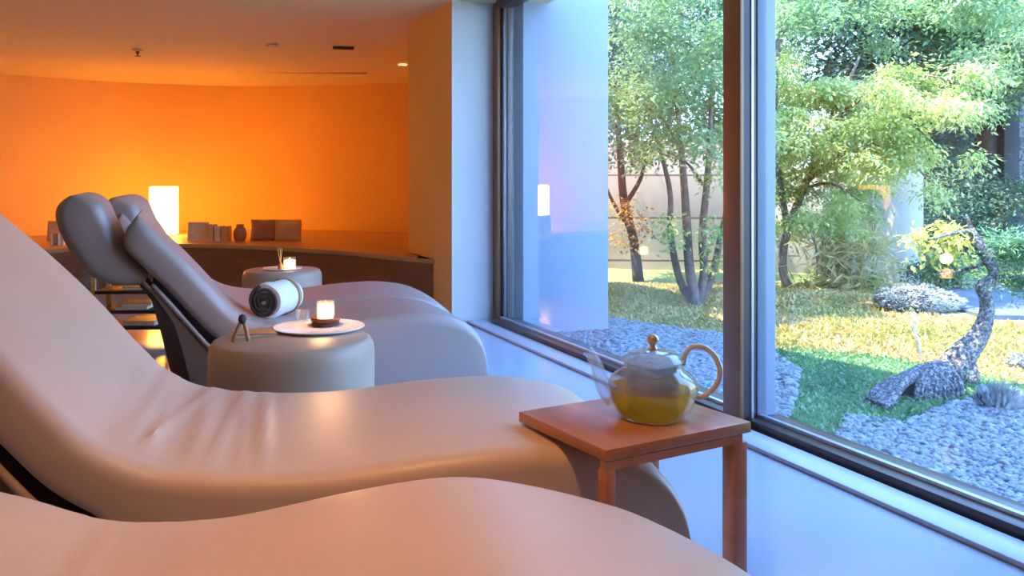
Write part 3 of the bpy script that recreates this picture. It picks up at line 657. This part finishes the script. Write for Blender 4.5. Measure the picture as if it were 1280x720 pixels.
# ------------------------------------------------------------------ garden
GZ = -0.10
def ground_h(x, y):
    return 0.035*math.sin(x*1.3+0.5)*math.sin(y*1.1+1)+0.02*math.sin(x*3.1+y*2.3)
def gh(x, y):
    k = min(1, max(0, (x-3.2)/1.0)); return GZ-0.02+k*(0.03+ground_h(x, y))
m, nt, b = mat('moss_ground')
n1 = noise(nt, 0.9, 5); n2 = noise(nt, 9, 6)
ad = nt.nodes.new('ShaderNodeMath'); ad.operation = 'MULTIPLY_ADD'; ad.inputs[1].default_value = 0.35; nt.links.new(n2.outputs['Fac'], ad.inputs[0]); nt.links.new(n1.outputs['Fac'], ad.inputs[2])
r = ramp(nt, ad.outputs[0], [(0.45, (0.10, 0.22, 0.06)), (0.62, (0.17, 0.24, 0.07)), (0.78, (0.26, 0.23, 0.08)), (0.92, (0.30, 0.24, 0.13))])
nt.links.new(r.outputs['Color'], b.inputs['Base Color']); b.inputs['Roughness'].default_value = 0.95; bump(nt, b, noise(nt, 35, 6).outputs['Fac'], 0.9, 0.03)
M['mossg'] = m
N = 90; X0, X1, Y0, Y1 = WX+0.09, 19.0, -3.0, 22.0
vs = []; fs = []
for i in range(N+1):
    for j in range(N+1):
        x = X0+(X1-X0)*(i/N)**1.6; y = Y0+(Y1-Y0)*j/N; vs.append((x, y, gh(x, y)))
for i in range(N):
    for j in range(N):
        a = i*(N+1)+j; fs.append((a, a+N+1, a+N+2, a+1))
me = bpy.data.meshes.new('ground'); me.from_pydata(vs, [], fs); o = link('ground', me, M['mossg'], None, True); struct(o)

# generic soups of small shapes, one mesh each
def soup(name, V, Fc, m, parent=None, smooth=False):
    me = bpy.data.meshes.new(name); nv = len(V); nf = len(Fc); k = Fc.shape[1]
    me.vertices.add(nv); me.vertices.foreach_set('co', V.astype(np.float32).ravel())
    me.loops.add(nf*k); me.loops.foreach_set('vertex_index', Fc.astype(np.int32).ravel())
    me.polygons.add(nf); me.polygons.foreach_set('loop_start', np.arange(0, nf*k, k, dtype=np.int32)); me.polygons.foreach_set('loop_total', np.full(nf, k, dtype=np.int32))
    me.update(calc_edges=True); return link(name, me, m, parent, smooth)
def leaves(centers, dirs, normals, length, width, fold=0.15):
    """rhombic leaves from base point, long direction and normal"""
    n = len(centers); d = dirs/np.linalg.norm(dirs, axis=1, keepdims=True)
    s = np.cross(d, normals); s /= np.linalg.norm(s, axis=1, keepdims=True)+1e-9; nn = np.cross(s, d)
    L = length.reshape(-1, 1); W = width.reshape(-1, 1)
    a = centers; b = centers+d*L*0.45+s*W*0.5+nn*W*fold; c = centers+d*L; e = centers+d*L*0.45-s*W*0.5+nn*W*fold
    V = np.stack([a, b, c, e], 1).reshape(-1, 3); Fc = np.arange(n*4).reshape(-1, 4)
    return V, Fc
def foliage(name, blobs, per, size, m, parent=None, droop=0.35, aspect=0.45, seedv=0, flat=0.8, off=Vector((0, 0, 0)), shell=0.5):
    rng = np.random.default_rng(100+seedv); Vs = []
    vol = np.array([bb[3]*bb[4]*bb[5] for bb in blobs])**(2/3); cnt = np.maximum(20, per*vol/vol.sum()).astype(int)
    Cn, Dn, Nn = [], [], []
    for (cx, cy, cz, rx, ry, rz), c in zip(blobs, cnt):
        # twigs first, leaves along each twig
        nt_ = max(4, c//9); q = rng.normal(size=(nt_, 3)); q /= np.linalg.norm(q, axis=1, keepdims=True)
        rad = shell+(1-shell)*rng.random((nt_, 1)); p = q*rad*np.array([rx, ry, rz])+np.array([cx, cy, cz])
        td = q*np.array([1, 1, 0.4])+rng.normal(size=(nt_, 3))*0.35; td[:, 2] -= droop; td /= np.linalg.norm(td, axis=1, keepdims=True)
        for k in range(9):
            s = (k/9-0.4)*size*5
            side = rng.normal(size=(nt_, 3))*0.8; side[:, 2] *= 0.4
            Cn.append(p+td*s+rng.normal(size=(nt_, 3))*size*0.5); Dn.append(td*0.7+side+np.array([0, 0, -droop*0.6]))
            nn = rng.normal(size=(nt_, 3))*(1.15-flat); nn[:, 2] += 1; Nn.append(nn)
    Cn = np.concatenate(Cn); Dn = np.concatenate(Dn); Nn = np.concatenate(Nn); Cn = Cn-np.array(off)
    ln = size*rng.uniform(0.7, 1.35, len(Cn)); V, Fc = leaves(Cn, Dn, Nn, ln, ln*aspect)
    return soup(name, V, Fc, m, parent)
def blob(px, py, d, rpx, rpy=None, rd_=None):
    p = at(px, py, d); rx = rpx/F*d; rz = (rpy or rpx)/F*d; return (p.x, p.y, p.z, rx, rd_ or rx, rz)
def blobs_in(px0, px1, py0, py1, d0, d1, n, r, seed, flatten=0.5):
    rnd = random.Random(seed); out = []
    for _ in range(n):
        d = rnd.uniform(d0, d1); rr = r*rnd.uniform(0.7, 1.3)
        p = at(rnd.uniform(px0, px1), rnd.uniform(py0, py1), d); out.append((p.x, p.y, p.z, rr, rr, rr*flatten))
    return out
def tree(label, base, stems, m_bark, parts, name='tree', cat='tree', group=None):
    t = empty(name, base); tag(t, label, cat, group)
    bm = bmesh.new()
    for pts, rads in stems: tube(bm, [p-base for p in spline(pts, 5)], rads, 9)
    obj('trunk', bm, m_bark, t, True)
    for k, (nm, bl, per, size, mm, kw) in enumerate(parts): foliage(nm, bl, per, size, mm, t, off=base, seedv=random.randint(0, 999), **kw)
    return t
def gp(px, py): # point on garden ground along a sight line
    p = onz(px, py, GZ)
    for _ in range(3): p = onz(px, py, gh(p.x, p.y))
    return p
def zat(p, z): return Vector((p.x, p.y, z))

# gravel: thousands of small stones, uncountable
def region_pts(poly_px, n, seed, z=None):
    rng = random.Random(seed); P = [onz(x, y, GZ) for x, y in poly_px]; xs = [p.x for p in P]; ys = [p.y for p in P]; out = []
    def inside(x, y):
        c = False; j = len(P)-1
        for i in range(len(P)):
            if (P[i].y > y) != (P[j].y > y) and x < (P[j].x-P[i].x)*(y-P[i].y)/(P[j].y-P[i].y)+P[i].x: c = not c
            j = i
        return c
    while len(out) < n:
        x = rng.uniform(min(xs), max(xs)); y = rng.uniform(min(ys), max(ys))
        if x > WX+0.12 and inside(x, y): out.append((x, y))
    return out
ico = bmesh.new(); bmesh.ops.create_icosphere(ico, subdivisions=1, radius=1); icv = np.array([v.co[:] for v in ico.verts]); icf = np.array([[v.index for v in f.verts] for f in ico.faces]); ico.free()
def stones(name, pts, smin, smax, m, seed, zoff=0.0, flat=0.6):
    rng = np.random.default_rng(seed); n = len(pts); P = np.array([(x, y, gh(x, y)+zoff) for x, y in pts])
    s = rng.uniform(smin, smax, (n, 1, 1)); sc = rng.uniform(0.7, 1.3, (n, 1, 3)); sc[:, :, 2] *= flat
    jit = 1+rng.normal(size=(n, 12, 1))*0.12; a = rng.uniform(0, 2*PI, n); ca, sa = np.cos(a), np.sin(a)
    V = icv[None]*s*sc*jit; x = V[:, :, 0]*ca[:, None]-V[:, :, 1]*sa[:, None]; y = V[:, :, 0]*sa[:, None]+V[:, :, 1]*ca[:, None]; V[:, :, 0] = x; V[:, :, 1] = y
    V = V+P[:, None, :]+np.array([0, 0, 0.3])*s; Fc = icf[None]+np.arange(n)[:, None, None]*12
    return soup(name, V.reshape(-1, 3), Fc.reshape(-1, 3), m, None, True)
gpoly = [(1060, 520), (1130, 530), (1190, 512), (1290, 510), (1480, 520), (1480, 900), (1200, 900), (1010, 600)]
pts = region_pts(gpoly, 11000, 3)
o = stones('gravel', pts, 0.013, 0.027, M['pebble'], 5, 0.012); tag(o, 'dark blue grey gravel in front of the roots outside the right pane', 'gravel', kind='stuff')
gpoly2 = [(655, 403), (760, 398), (850, 412), (905, 420), (960, 440), (1000, 470), (985, 520), (960, 560), (900, 560), (700, 470), (640, 420)]
pts = region_pts(gpoly2, 14000, 4)
o = stones('gravel', pts, 0.015, 0.032, M['pebble'], 6, 0.012); tag(o, 'dark gravel strip along the left pane behind the teapot', 'gravel', kind='stuff')
for nm, poly in (('gravel_bed', gpoly), ('gravel_bed', gpoly2)):
    bm = bmesh.new(); P = [onz(x, y, GZ) for x, y in poly]; P = [Vector((max(p.x, WX+0.12), p.y, 0)) for p in P]
    f = bm.faces.new([bm.verts.new((p.x, p.y, GZ+0.008)) for p in P]); bmesh.ops.triangulate(bm, faces=[f])
    bmesh.ops.subdivide_edges(bm, edges=bm.edges[:], cuts=12, use_grid_fill=True)
    for v in bm.verts: v.co.z = gh(v.co.x, v.co.y)+0.012
    o = obj(nm, bm, M['soil']); struct(o)

# moss tufts
def tufts(name, poly, n, h, m, seed, spread=0.5, aspect=0.35):
    pts = region_pts(poly, n, seed); rng = np.random.default_rng(seed); P = np.array([(x, y, gh(x, y)) for x, y in pts])
    D = rng.normal(size=(n, 3))*spread; D[:, 2] = 1; Nn = rng.normal(size=(n, 3)); ln = rng.uniform(0.5, 1.3, n)*h
    V, Fc = leaves(P, D, Nn, ln, ln*aspect); return soup(name, V, Fc, m)
M['mossg1'] = leafmat('green_moss', [(0.08, 0.20, 0.09), (0.19, 0.36, 0.14), (0.36, 0.50, 0.22)], 0.3, 1.8)
M['mossy'] = leafmat('sun_tinted_moss', [(0.24, 0.28, 0.08), (0.48, 0.37, 0.11), (0.60, 0.43, 0.22)], 0.3, 1.2)  # sunlit copy of the moss: yellow sunlight put into its colours
o = tufts('moss', [(955, 432), (1060, 440), (1240, 470), (1300, 500), (1290, 515), (1200, 518), (1130, 535), (1060, 525), (1010, 600), (900, 540), (955, 520)], 22000, 0.035, M['mossg1'], 21, 1.0, 0.6)
tag(o, 'green moss carpet between the mullion and the gravel', 'moss', kind='stuff')
o = tufts('moss', [(640, 392), (640, 362), (900, 352), (960, 360), (1080, 352), (1110, 392), (1230, 404), (1330, 410), (1330, 470), (1290, 500), (1200, 465), (1060, 445), (950, 437), (850, 412)], 36000, 0.045, M['mossy'], 22, 1.0, 0.5)
tag(o, 'moss with sunlight put into its golden colour, in the middle of the garden', 'moss', kind='stuff')

# slate path at the right
P = [onz(1205, 352, GZ), onz(1500, 345, GZ), onz(1500, 408, GZ), onz(1230, 402, GZ), onz(1165, 385, GZ)]
bm = bmesh.new(); vprism(bm, [(p.x, p.y) for p in P], GZ-0.02, GZ+0.055); struct(obj('path', bm, M['slate']))

# garden walls
m, nt, b = mat('tan_stone_panels')
tc_ = nt.nodes.new('ShaderNodeTexCoord'); br = nt.nodes.new('ShaderNodeTexBrick'); mp = nt.nodes.new('ShaderNodeMapping'); mp.inputs['Rotation'].default_value = (PI/2, 0, 0)
nt.links.new(tc_.outputs['Object'], mp.inputs['Vector']); nt.links.new(mp.outputs['Vector'], br.inputs['Vector'])
br.inputs['Color1'].default_value = (0.62, 0.47, 0.36, 1); br.inputs['Color2'].default_value = (0.56, 0.41, 0.31, 1); br.inputs['Mortar'].default_value = (0.20, 0.12, 0.09, 1)
br.inputs['Scale'].default_value = 1.0; br.inputs['Mortar Size'].default_value = 0.012; br.inputs['Brick Width'].default_value = 4.5; br.inputs['Row Height'].default_value = 0.55
nt.links.new(br.outputs['Color'], b.inputs['Base Color']); b.inputs['Roughness'].default_value = 0.85; M['stone'] = m
def wallseg(name, px0, d0, px1, d1, h, th, m, extra=0):
    a = rd((px0-640)/F*d0, d0); b_ = rd((px1-640)/F*d1, d1); L = (b_-a).length
    bm = bmesh.new(); box(bm, (0, 0, GZ-0.1), (L+extra, th, h), 0.01); o = obj(name, bm, m, None, True, 40); o.location = a; o.rotation_euler = (0, 0, math.atan2(b_.y-a.y, b_.x-a.x)); return struct(o)
wallseg('wall_garden_left', 690, 11.4, 955, 11.2, 1.55, 0.25, M['stone'])
wallseg('wall_garden_middle', 950, 10.9, 1090, 10.3, 1.20, 0.25, M['concrete'])
# rounded end column of the garden wall
c = rd((1122-640)/F*10.1, 10.1); bm = bmesh.new(); lathe(bm, [(0, GZ-0.1), (0.27, GZ-0.1), (0.27, 1.33), (0.255, 1.35), (0, 1.35)], 48); o = obj('wall_garden_end', bm, M['concrete'], None, True, 50); o.location = (c.x, c.y, 0); struct(o)
# neighbouring house with dark posts at the far right
hs = rd((1290-640)/F*13.5, 13.5)
t = empty('house', hs, -YAW); tag(t, 'blue grey neighbouring house wall with dark posts behind the trees at right', 'house')
boxobj('house_wall', (-1.9, 0, -0.1), (6, 0.25, 4.2), M['slate'], t, 0.01)
M['bluepost'] = simple('blue_black_post', (0.05, 0.07, 0.11), 0.6)
for x in (-1.55, -0.55, 0.9, 2.2): boxobj('post', (x, -0.22, -0.1), (x+0.2, -0.02, 4.1), M['bluepost'], t, 0.005)
for x in (-1.25, -0.2, 1.25): boxobj('window', (x, -0.015, 0.9), (x+0.6, 0.01, 2.3), M['glass'], t)

# trees -----------------------------------------------------------
random.seed(5)
# slim multi-stem tree at the centre left
b0 = gp(872, 383); b0.z -= 0.03
dA = (b0.x*SY+b0.y*CY)
def st(*pp): return [at(x, y, d) for x, y, d in pp]
tree('slim multi stemmed tree with green crown left of the window mullion', b0,
     [([b0]+st((862, 335, dA), (858, 270, dA+.05), (852, 190, dA+.1), (840, 60, dA)), [0.055, 0.045, 0.04, 0.03, 0.012]),
      ([b0]+st((880, 340, dA), (878, 290, dA-.1), (886, 200, dA-.2), (890, 80, dA-.2)), [0.05, 0.04, 0.035, 0.028, 0.012]),
      ([b0]+st((890, 345, dA), (900, 300, dA-.1), (915, 230, dA-.3), (930, 120, dA-.3)), [0.045, 0.036, 0.03, 0.025, 0.01]),
      ([b0]+st((850, 350, dA+.1), (838, 290, dA+.2), (836, 230, dA+.3), (805, 120, dA+.3)), [0.045, 0.036, 0.03, 0.025, 0.01]),
      (st((852, 190, dA+.1), (830, 150, dA), (800, 130, dA)), [0.02, 0.014, 0.006]), (st((878, 230, dA-.1), (860, 205, dA-.3), (835, 190, dA-.4)), [0.018, 0.012, 0.005])],
     M['bark'],
     [('foliage', blobs_in(775, 925, -60, 185, dA-0.8, dA+0.8, 40, 0.30, 31, 0.45), 16000, 0.055, M['green'], dict(droop=0.3)),
      ('lower_foliage', [blob(835, 285, dA-.2, 26, 18), blob(900, 215, dA-.4, 26, 20), blob(890, 290, dA-.5, 22, 22), blob(895, 330, dA-.3, 16, 12), blob(800, 190, dA, 30, 18), blob(845, 165, dA-.5, 30, 14)], 1500, 0.05, M['maple'], dict(droop=0.3))])
b1 = gp(798, 352); dB = b1.x*SY+b1.y*CY
tree('dark leaved tree with rusty low branches just beside the white outer wall', b1,
     [([b1]+st((792, 300, dB), (780, 250, dB), (775, 190, dB-.1), (765, 60, dB)), [0.07, 0.055, 0.05, 0.04, 0.015]),
      (st((782, 255, dB), (800, 225, dB-.2), (808, 195, dB-.3), (820, 160, dB-.3)), [0.03, 0.024, 0.018, 0.006]),
      (st((790, 290, dB), (765, 250, dB), (745, 200, dB)), [0.03, 0.02, 0.008])],
     M['barkdark'],
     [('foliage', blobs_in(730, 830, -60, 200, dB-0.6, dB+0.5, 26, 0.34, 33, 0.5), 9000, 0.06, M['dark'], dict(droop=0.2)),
      ('rusty_foliage', [blob(785, 262, dB-.3, 22, 16), blob(800, 285, dB-.4, 18, 14), blob(772, 300, dB-.2, 16, 14)], 500, 0.05, M['rust'], dict(droop=0.3))])
# big maple
b2 = gp(985, 362); dC = b2.x*SY+b2.y*CY
tree('large bright yellow green maple with drooping layered branches behind the right pane', b2,
     [([b2]+st((978, 330, dC), (984, 290, dC), (1005, 235, dC), (1030, 170, dC), (1075, 70, dC)), [0.05, 0.045, 0.042, 0.04, 0.03, 0.012]),
      (st((985, 290, dC), (972, 200, dC-.1), (968, 90, dC-.2), (988, 0, dC-.2)), [0.035, 0.035, 0.045, 0.03]),
      (st((1010, 225, dC), (1060, 190, dC-.6), (1130, 200, dC-1.1), (1180, 245, dC-1.3)), [0.03, 0.022, 0.014, 0.005]),
      (st((1030, 170, dC), (1080, 120, dC-.4), (1150, 95, dC-.8), (1220, 110, dC-1)), [0.03, 0.022, 0.014, 0.005]),
      (st((1005, 235, dC), (1040, 230, dC-.5), (1080, 255, dC-.8)), [0.02, 0.014, 0.005])],
     M['bark'],
     [('foliage', blobs_in(950, 1120, 60, 190, dC-1.2, dC+0.5, 26, 0.26, 41, 0.28)+blobs_in(1090, 1240, 90, 165, dC-1.6, dC-0.5, 20, 0.22, 42, 0.25)+blobs_in(960, 1110, 170, 290, dC-0.9, dC+0.2, 16, 0.22, 46, 0.3)+blobs_in(1060, 1190, 185, 215, dC-1.5, dC-0.8, 6, 0.15, 43, 0.25)+[blob(1110, 200, dC-1.3, 34, 14), blob(1140, 185, dC-1.2, 34, 12), blob(1160, 238, dC-1.3, 22, 7), blob(1178, 248, dC-1.3, 14, 6), blob(1218, 200, dC-1.4, 18, 9), blob(1095, 215, dC-1, 26, 10)], 36000, 0.052, M['maple'], dict(droop=0.55, flat=0.9)),
      ('low_foliage', blobs_in(955, 1085, 195, 300, dC-0.5, dC+0.6, 18, 0.20, 44, 0.5), 6000, 0.05, M['maple'], dict(droop=0.7)),
      ('high_foliage', blobs_in(960, 1330, -90, 80, dC-1.2, dC+1.2, 50, 0.34, 45, 0.4), 22000, 0.06, M['green'], dict(droop=0.35))])
# trees far behind
for k, (a, b_, y0, y1, d0, d1, n, mm, lb) in enumerate((
        (700, 860, -120, 190, 12.3, 13.8, 34, M['dark'], 'dark evergreen behind the tan stone wall, at the left of the garden'),
        (860, 1010, -120, 200, 12.3, 13.8, 34, M['green'], 'tall green tree behind the junction of the tan and concrete walls'),
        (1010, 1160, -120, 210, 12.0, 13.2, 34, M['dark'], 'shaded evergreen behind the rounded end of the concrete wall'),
        (1140, 1300, -120, 100, 11.5, 13.0, 30, M['green'], 'tall tree above the neighbouring house at the right'),
        (1300, 1500, -120, 200, 11.0, 13.0, 26, M['green'], 'tall tree at the far right beyond the window edge'))):
    bb = rd(((a+b_)/2-640)/F*d1, d1, GZ)
    tree(lb, bb, [([bb, at((a+b_)/2+10, 150, d1), at((a+b_)/2-8, 20, d1), at((a+b_)/2, -90, d1)], [0.14, 0.12, 0.08, 0.03])], M['barkdark'],
         [('foliage', blobs_in(a, b_, y0, y1, d0, d1, n, 0.62, 60+k, 0.6), 17000, 0.11, mm, dict(droop=0.2))], group=None)
# dark shaded shrub masses right of the column
def shrub(label, base, bl, per, size, mm, kw, name='shrub', cat='shrub', group=None):
    t = empty(name, base); tag(t, label, cat, group)
    bm = bmesh.new()
    for k, bb in enumerate(bl[:8]):
        e = Vector(bb[:3])-base; tube(bm, [(0, 0, 0), (e.x*0.4, e.y*0.4, e.z*0.6), e], [0.02, 0.014, 0.005], 6)
    obj('stems', bm, M['bark'], t, True)
    foliage('foliage', bl, per, size, mm, t, off=base, seedv=random.randint(0, 999), **kw); return t
bb = gp(1195, 338); d_ = bb.x*SY+bb.y*CY
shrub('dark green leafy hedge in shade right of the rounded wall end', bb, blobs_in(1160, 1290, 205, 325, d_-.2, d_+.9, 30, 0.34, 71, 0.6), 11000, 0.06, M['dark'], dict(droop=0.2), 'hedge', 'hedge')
# straw coloured bamboo clump against the concrete wall
bb = gp(1062, 360); d_ = bb.x*SY+bb.y*CY
rng = np.random.default_rng(77); n = 2600; base = np.stack([rng.normal(bb.x, 0.22, n), rng.normal(bb.y, 0.09, n), np.full(n, bb.z)], 1)
base[:, 2] += rng.uniform(0, 0.55, n); D = rng.normal(size=(n, 3))*0.55; D[:, 2] = rng.uniform(-0.6, 1, n); ln = rng.uniform(0.10, 0.26, n)
V, Fc = leaves(base-np.array(bb), D, rng.normal(size=(n, 3)), ln, ln*0.10)
t = empty('grass_clump', bb); tag(t, 'straw coloured arching grass clump at the foot of the concrete wall', 'grass'); soup('blades', V, Fc, M['straw'], t)
bm = bmesh.new()
for k in range(9):
    x = random.uniform(-.4, .4); tube(bm, [(x, random.uniform(-.1, .1), 0), (x*1.1, 0, 0.3), (x*1.5+random.uniform(-.1, .1), 0, 0.7)], [0.010, 0.008, 0.004], 6)
obj('stems', bm, M['bark'], t, True)

# boulder shaped striped bush
def rockbush(label, px0, px1, pyb, hpx, m_core, m_blade, nblade, bl, name='clipped_shrub', cat='shrub', up=0.25):
    a = gp(px0, pyb); b_ = gp(px1, pyb); c = (a+b_)/2; d_ = c.x*SY+c.y*CY; L = (b_-a).length/2; h = hpx/F*d_
    t = empty(name, c, math.atan2(b_.y-a.y, b_.x-a.x)); tag(t, label, cat)
    bm = bmesh.new(); bmesh.ops.create_icosphere(bm, subdivisions=4, radius=1)
    for v in bm.verts:
        k = 1+0.06*math.sin(v.co.x*7+v.co.y*5)+0.04*math.sin(v.co.y*11+v.co.z*9); tp = 1-0.35*max(0, v.co.x)
        v.co = Vector((v.co.x*L*0.97, v.co.y*L*0.45*tp, max(-0.02, (v.co.z*0.5+0.42)*h*1.02*tp)))*k
    vs_ = np.array([v.co[:] for v in bm.verts]); obj('core', bm, m_core, t, True)
    rng = np.random.default_rng(int(px0)); idx = rng.integers(0, len(vs_), nblade); P = vs_[idx]+rng.normal(size=(nblade, 3))*0.006
    D = P*np.array([1.2, 0.6, 0.0])+rng.normal(size=(nblade, 3))*0.3*L; D[:, 2] += up*L; D += np.array([0.5*L, 0, 0]); ln = np.full(nblade, bl)*rng.uniform(0.6, 1.4, nblade)
    nr = P/np.array([L, L*0.45, h])**2; V, Fc = leaves(P, D, nr+rng.normal(size=P.shape)*0.2, ln, ln*0.25); soup('needles', V, Fc, m_blade, t)
    return t
rockbush('low boat shaped silvery clipped shrub lying on the sunlit moss', 1096, 1205, 388, 31, M['barkdark'], M['silver'], 12000, 0.028)
rockbush('spiky silvery tuft at the gravel edge below the gnarled roots', 1226, 1276, 514, 24, M['soil'], M['silver'], 900, 0.05, 'grass_tuft', 'grass', 1.2)
rockbush('small grey lichen rock right of the gnarled tree roots', 1262, 1320, 462, 20, M['lichen'], M['silver'], 500, 0.03, 'rock', 'rock')
# gnarled bonsai with spreading roots
rb = gp(1188, 486); dR = rb.x*SY+rb.y*CY
t = empty('gnarled_pine', rb); tag(t, 'small gnarled pine with twisting lichen trunk and spreading roots', 'tree')
bm = bmesh.new(); P = st((1178, 488, dR), (1196, 452, dR), (1220, 425, dR), (1233, 395, dR), (1232, 372, dR), (1226, 358, dR), (1243, 345, dR), (1236, 325, dR), (1222, 305, dR), (1213, 286, dR))
tube(bm, [p-rb for p in spline(P, 4)], [0.09, 0.08, 0.055, 0.040, 0.034, 0.030, 0.028, 0.034, 0.033, 0.020], 14); obj('trunk', bm, M['lichen'], t, True)
bm = bmesh.new()
def root(pts, rads, n=7): tube(bm, [p-rb for p in spline(st(*pts), 4)], rads, n)
random.seed(9)
for k in range(9):
    s = k/8; root([(1172+10*s, 455+6*s, dR+.02), (1140-6*s, 466+10*s, dR-.05-.12*s), (1098+16*s, 486+16*s, dR-.12-.16*s), (1084+22*s, 500+8*s, dR-.15-.2*s)], [0.028, 0.026, 0.022, 0.012])
for k in range(11):
    s = k/10; x = 1148+52*s; root([(1182, 452, dR-.02), ((1176+x)/2, 462, dR-.12), (x, 480+6*math.sin(PI*s), dR-.18), (x-4+8*s, 503, dR-.2)], [0.022, 0.019, 0.016, 0.010])
for k in range(5):
    s = k/4; root([(1200, 442, dR), (1208+8*s, 455, dR-.05), (1208+16*s, 478+s*3, dR-.08)], [0.022, 0.018, 0.010])
obj('roots', bm, M['lichen'], t, True)
bm = bmesh.new(); bmesh.ops.create_icosphere(bm, subdivisions=4, radius=1); mc = at(1150, 486, dR)-rb; mw = 54/F*dR
for v in bm.verts:
    c_ = v.co; k_ = 1+0.07*math.sin(6*c_.x+3*c_.y)+0.05*math.sin(11*c_.y+5*c_.z)
    v.co = Vector((mc.x, mc.y, -0.03))+Vector((CY*c_.x*mw+SY*c_.y*0.16, -SY*c_.x*mw+CY*c_.y*0.16, max(-0.03, c_.z*0.12*(1+0.35*c_.x))))*k_
obj('root_mound', bm, M['soil'], t, True)
bm = bmesh.new()
for pp in (((1213, 288, dR), (1190, 292, dR-.1), (1160, 300, dR-.15)), ((1232, 320, dR), (1255, 312, dR), (1280, 306, dR-.05)), ((1236, 352, dR), (1260, 348, dR), (1285, 350, dR-.1)), ((1228, 330, dR), (1195, 340, dR+.1), (1165, 345, dR+.1)), ((1213, 288, dR), (1211, 276, dR), (1208, 268, dR))):
    tube(bm, [p-rb for p in spline(st(*pp), 4)], [0.014, 0.009, 0.004], 7)
obj('branches', bm, M['lichen'], t, True)
foliage('needle_pads', [blob(1268, 306, dR, 34, 10), blob(1292, 318, dR, 26, 10), blob(1270, 352, dR+.05, 34, 8), blob(1300, 355, dR, 24, 8), blob(1250, 318, dR+.1, 14, 7)], 5200, 0.035, M['pine'], t, droop=0.0, aspect=0.22, off=rb, seedv=5)
foliage('yellow_leaves', [blob(1150, 303, dR, 17, 8), blob(1192, 300, dR, 14, 11), blob(1180, 290, dR, 22, 5)], 420, 0.045, M['yellow'], t, droop=0.5, off=rb, seedv=6)
bb = gp(1175, 366); d_ = bb.x*SY+bb.y*CY
shrub('low green mounded shrub behind the boat shaped silvery shrub', bb, [blob(1160, 340, d_, 26, 12), blob(1195, 345, d_, 22, 12), blob(1180, 325, d_, 24, 10), blob(1215, 335, d_+.2, 20, 12)], 3600, 0.045, M['green'], dict(droop=0.2))
# pale sapling with white bark in front of the boat shrub
bb = gp(1149, 446); d_ = bb.x*SY+bb.y*CY
t = empty('sapling', bb); tag(t, 'thin pale bare sapling rising just left of the gnarled roots', 'sapling')
bm = bmesh.new(); tube(bm, [p-bb for p in [bb]+st((1148, 425, d_), (1142, 415, d_), (1146, 402, d_), (1138, 390, d_))], [0.016, 0.013, 0.011, 0.012, 0.006], 8); tube(bm, [p-bb for p in st((1142, 415, d_), (1139, 405, d_), (1141, 398, d_))], [0.007, 0.005, 0.003], 6)
obj('stem', bm, simple('pale_birch_bark', (0.62, 0.58, 0.52), 0.8, var=0.25, nscale=30), t, True)
foliage('twig_leaves', [blob(1139, 388, d_, 7, 3)], 20, 0.02, M['green'], t, off=bb)

# ------------------------------------------------------------------ light
w = bpy.data.worlds.new('sky'); bpy.context.scene.world = w; w.use_nodes = True; nt = w.node_tree
bg = nt.nodes['Background']; tcw = nt.nodes.new('ShaderNodeTexCoord'); sx = nt.nodes.new('ShaderNodeSeparateXYZ'); nt.links.new(tcw.outputs['Generated'], sx.inputs[0])
r = ramp(nt, sx.outputs['Z'], [(0.0, (0.38, 0.62, 1.0)), (0.35, (0.26, 0.50, 1.0)), (1.0, (0.17, 0.38, 1.0))])
nt.links.new(r.outputs['Color'], bg.inputs['Color']); bg.inputs['Strength'].default_value = 6.5
s = bpy.data.lights.new('sun', 'SUN'); s.energy = 14.0; s.angle = 0.01; s.color = (1.0, 0.86, 0.62)
so = bpy.data.objects.new('sun', s); C.objects.link(so)
so.rotation_euler = Vector((0.42, -0.16, -1.0)).to_track_quat('-Z', 'Y').to_euler()
def added_spot(x, y, e, label):  # added downlights above the frame, to warm the lounger tops
    downlight(Vector((x, y, CEIL)), label, M['lens'], None, e)
added_spot(0.45, 1.35, 56, 'added unseen downlight above the nearest lounger seat')
added_spot(0.0, 2.55, 15, 'added unseen downlight above the second lounger seat')
added_spot(-2.6, 5.0, 10, 'added unseen downlight at the left wall')
added_spot(-0.2, 4.9, 8, 'added unseen downlight above the third lounger')
# wall-washing lamp, added out of sight on the left end of the bench
t = empty('added_lamp', (-2.55, 8.6, BZ), 0.3)
t.location = (-2.75, 7.6, BZ); tag(t, 'added unseen paper lamp at the left end of the bench, outside the frame', 'lamp')
boxobj('lamp_base', (-0.10, -0.10, 0), (0.10, 0.10, 0.02), M['oak'], t, 0.003); boxobj('lamp_shade', (-0.125, -0.125, 0.02), (0.125, 0.125, 0.545), emit('added_lamp_shade', (1.0, 0.42, 0.055), 3), t, 0.006)

# ------------------------------------------------------------------ camera
cam = bpy.data.cameras.new('camera'); co = bpy.data.objects.new('camera', cam); C.objects.link(co)
co.location = (0, 0, EYE); co.rotation_euler = (PI/2, 0, -YAW)
cam.sensor_width = 36; cam.lens = F/1280*36; cam.shift_y = -(360-220)/1280; cam.clip_start = 0.02
sc = bpy.context.scene; sc.camera = co
vs_ = sc.view_settings; vs_.view_transform = 'Standard'; vs_.look = 'None'; vs_.gamma = 1; vs_.use_curve_mapping = False; vs_.exposure = 0.8
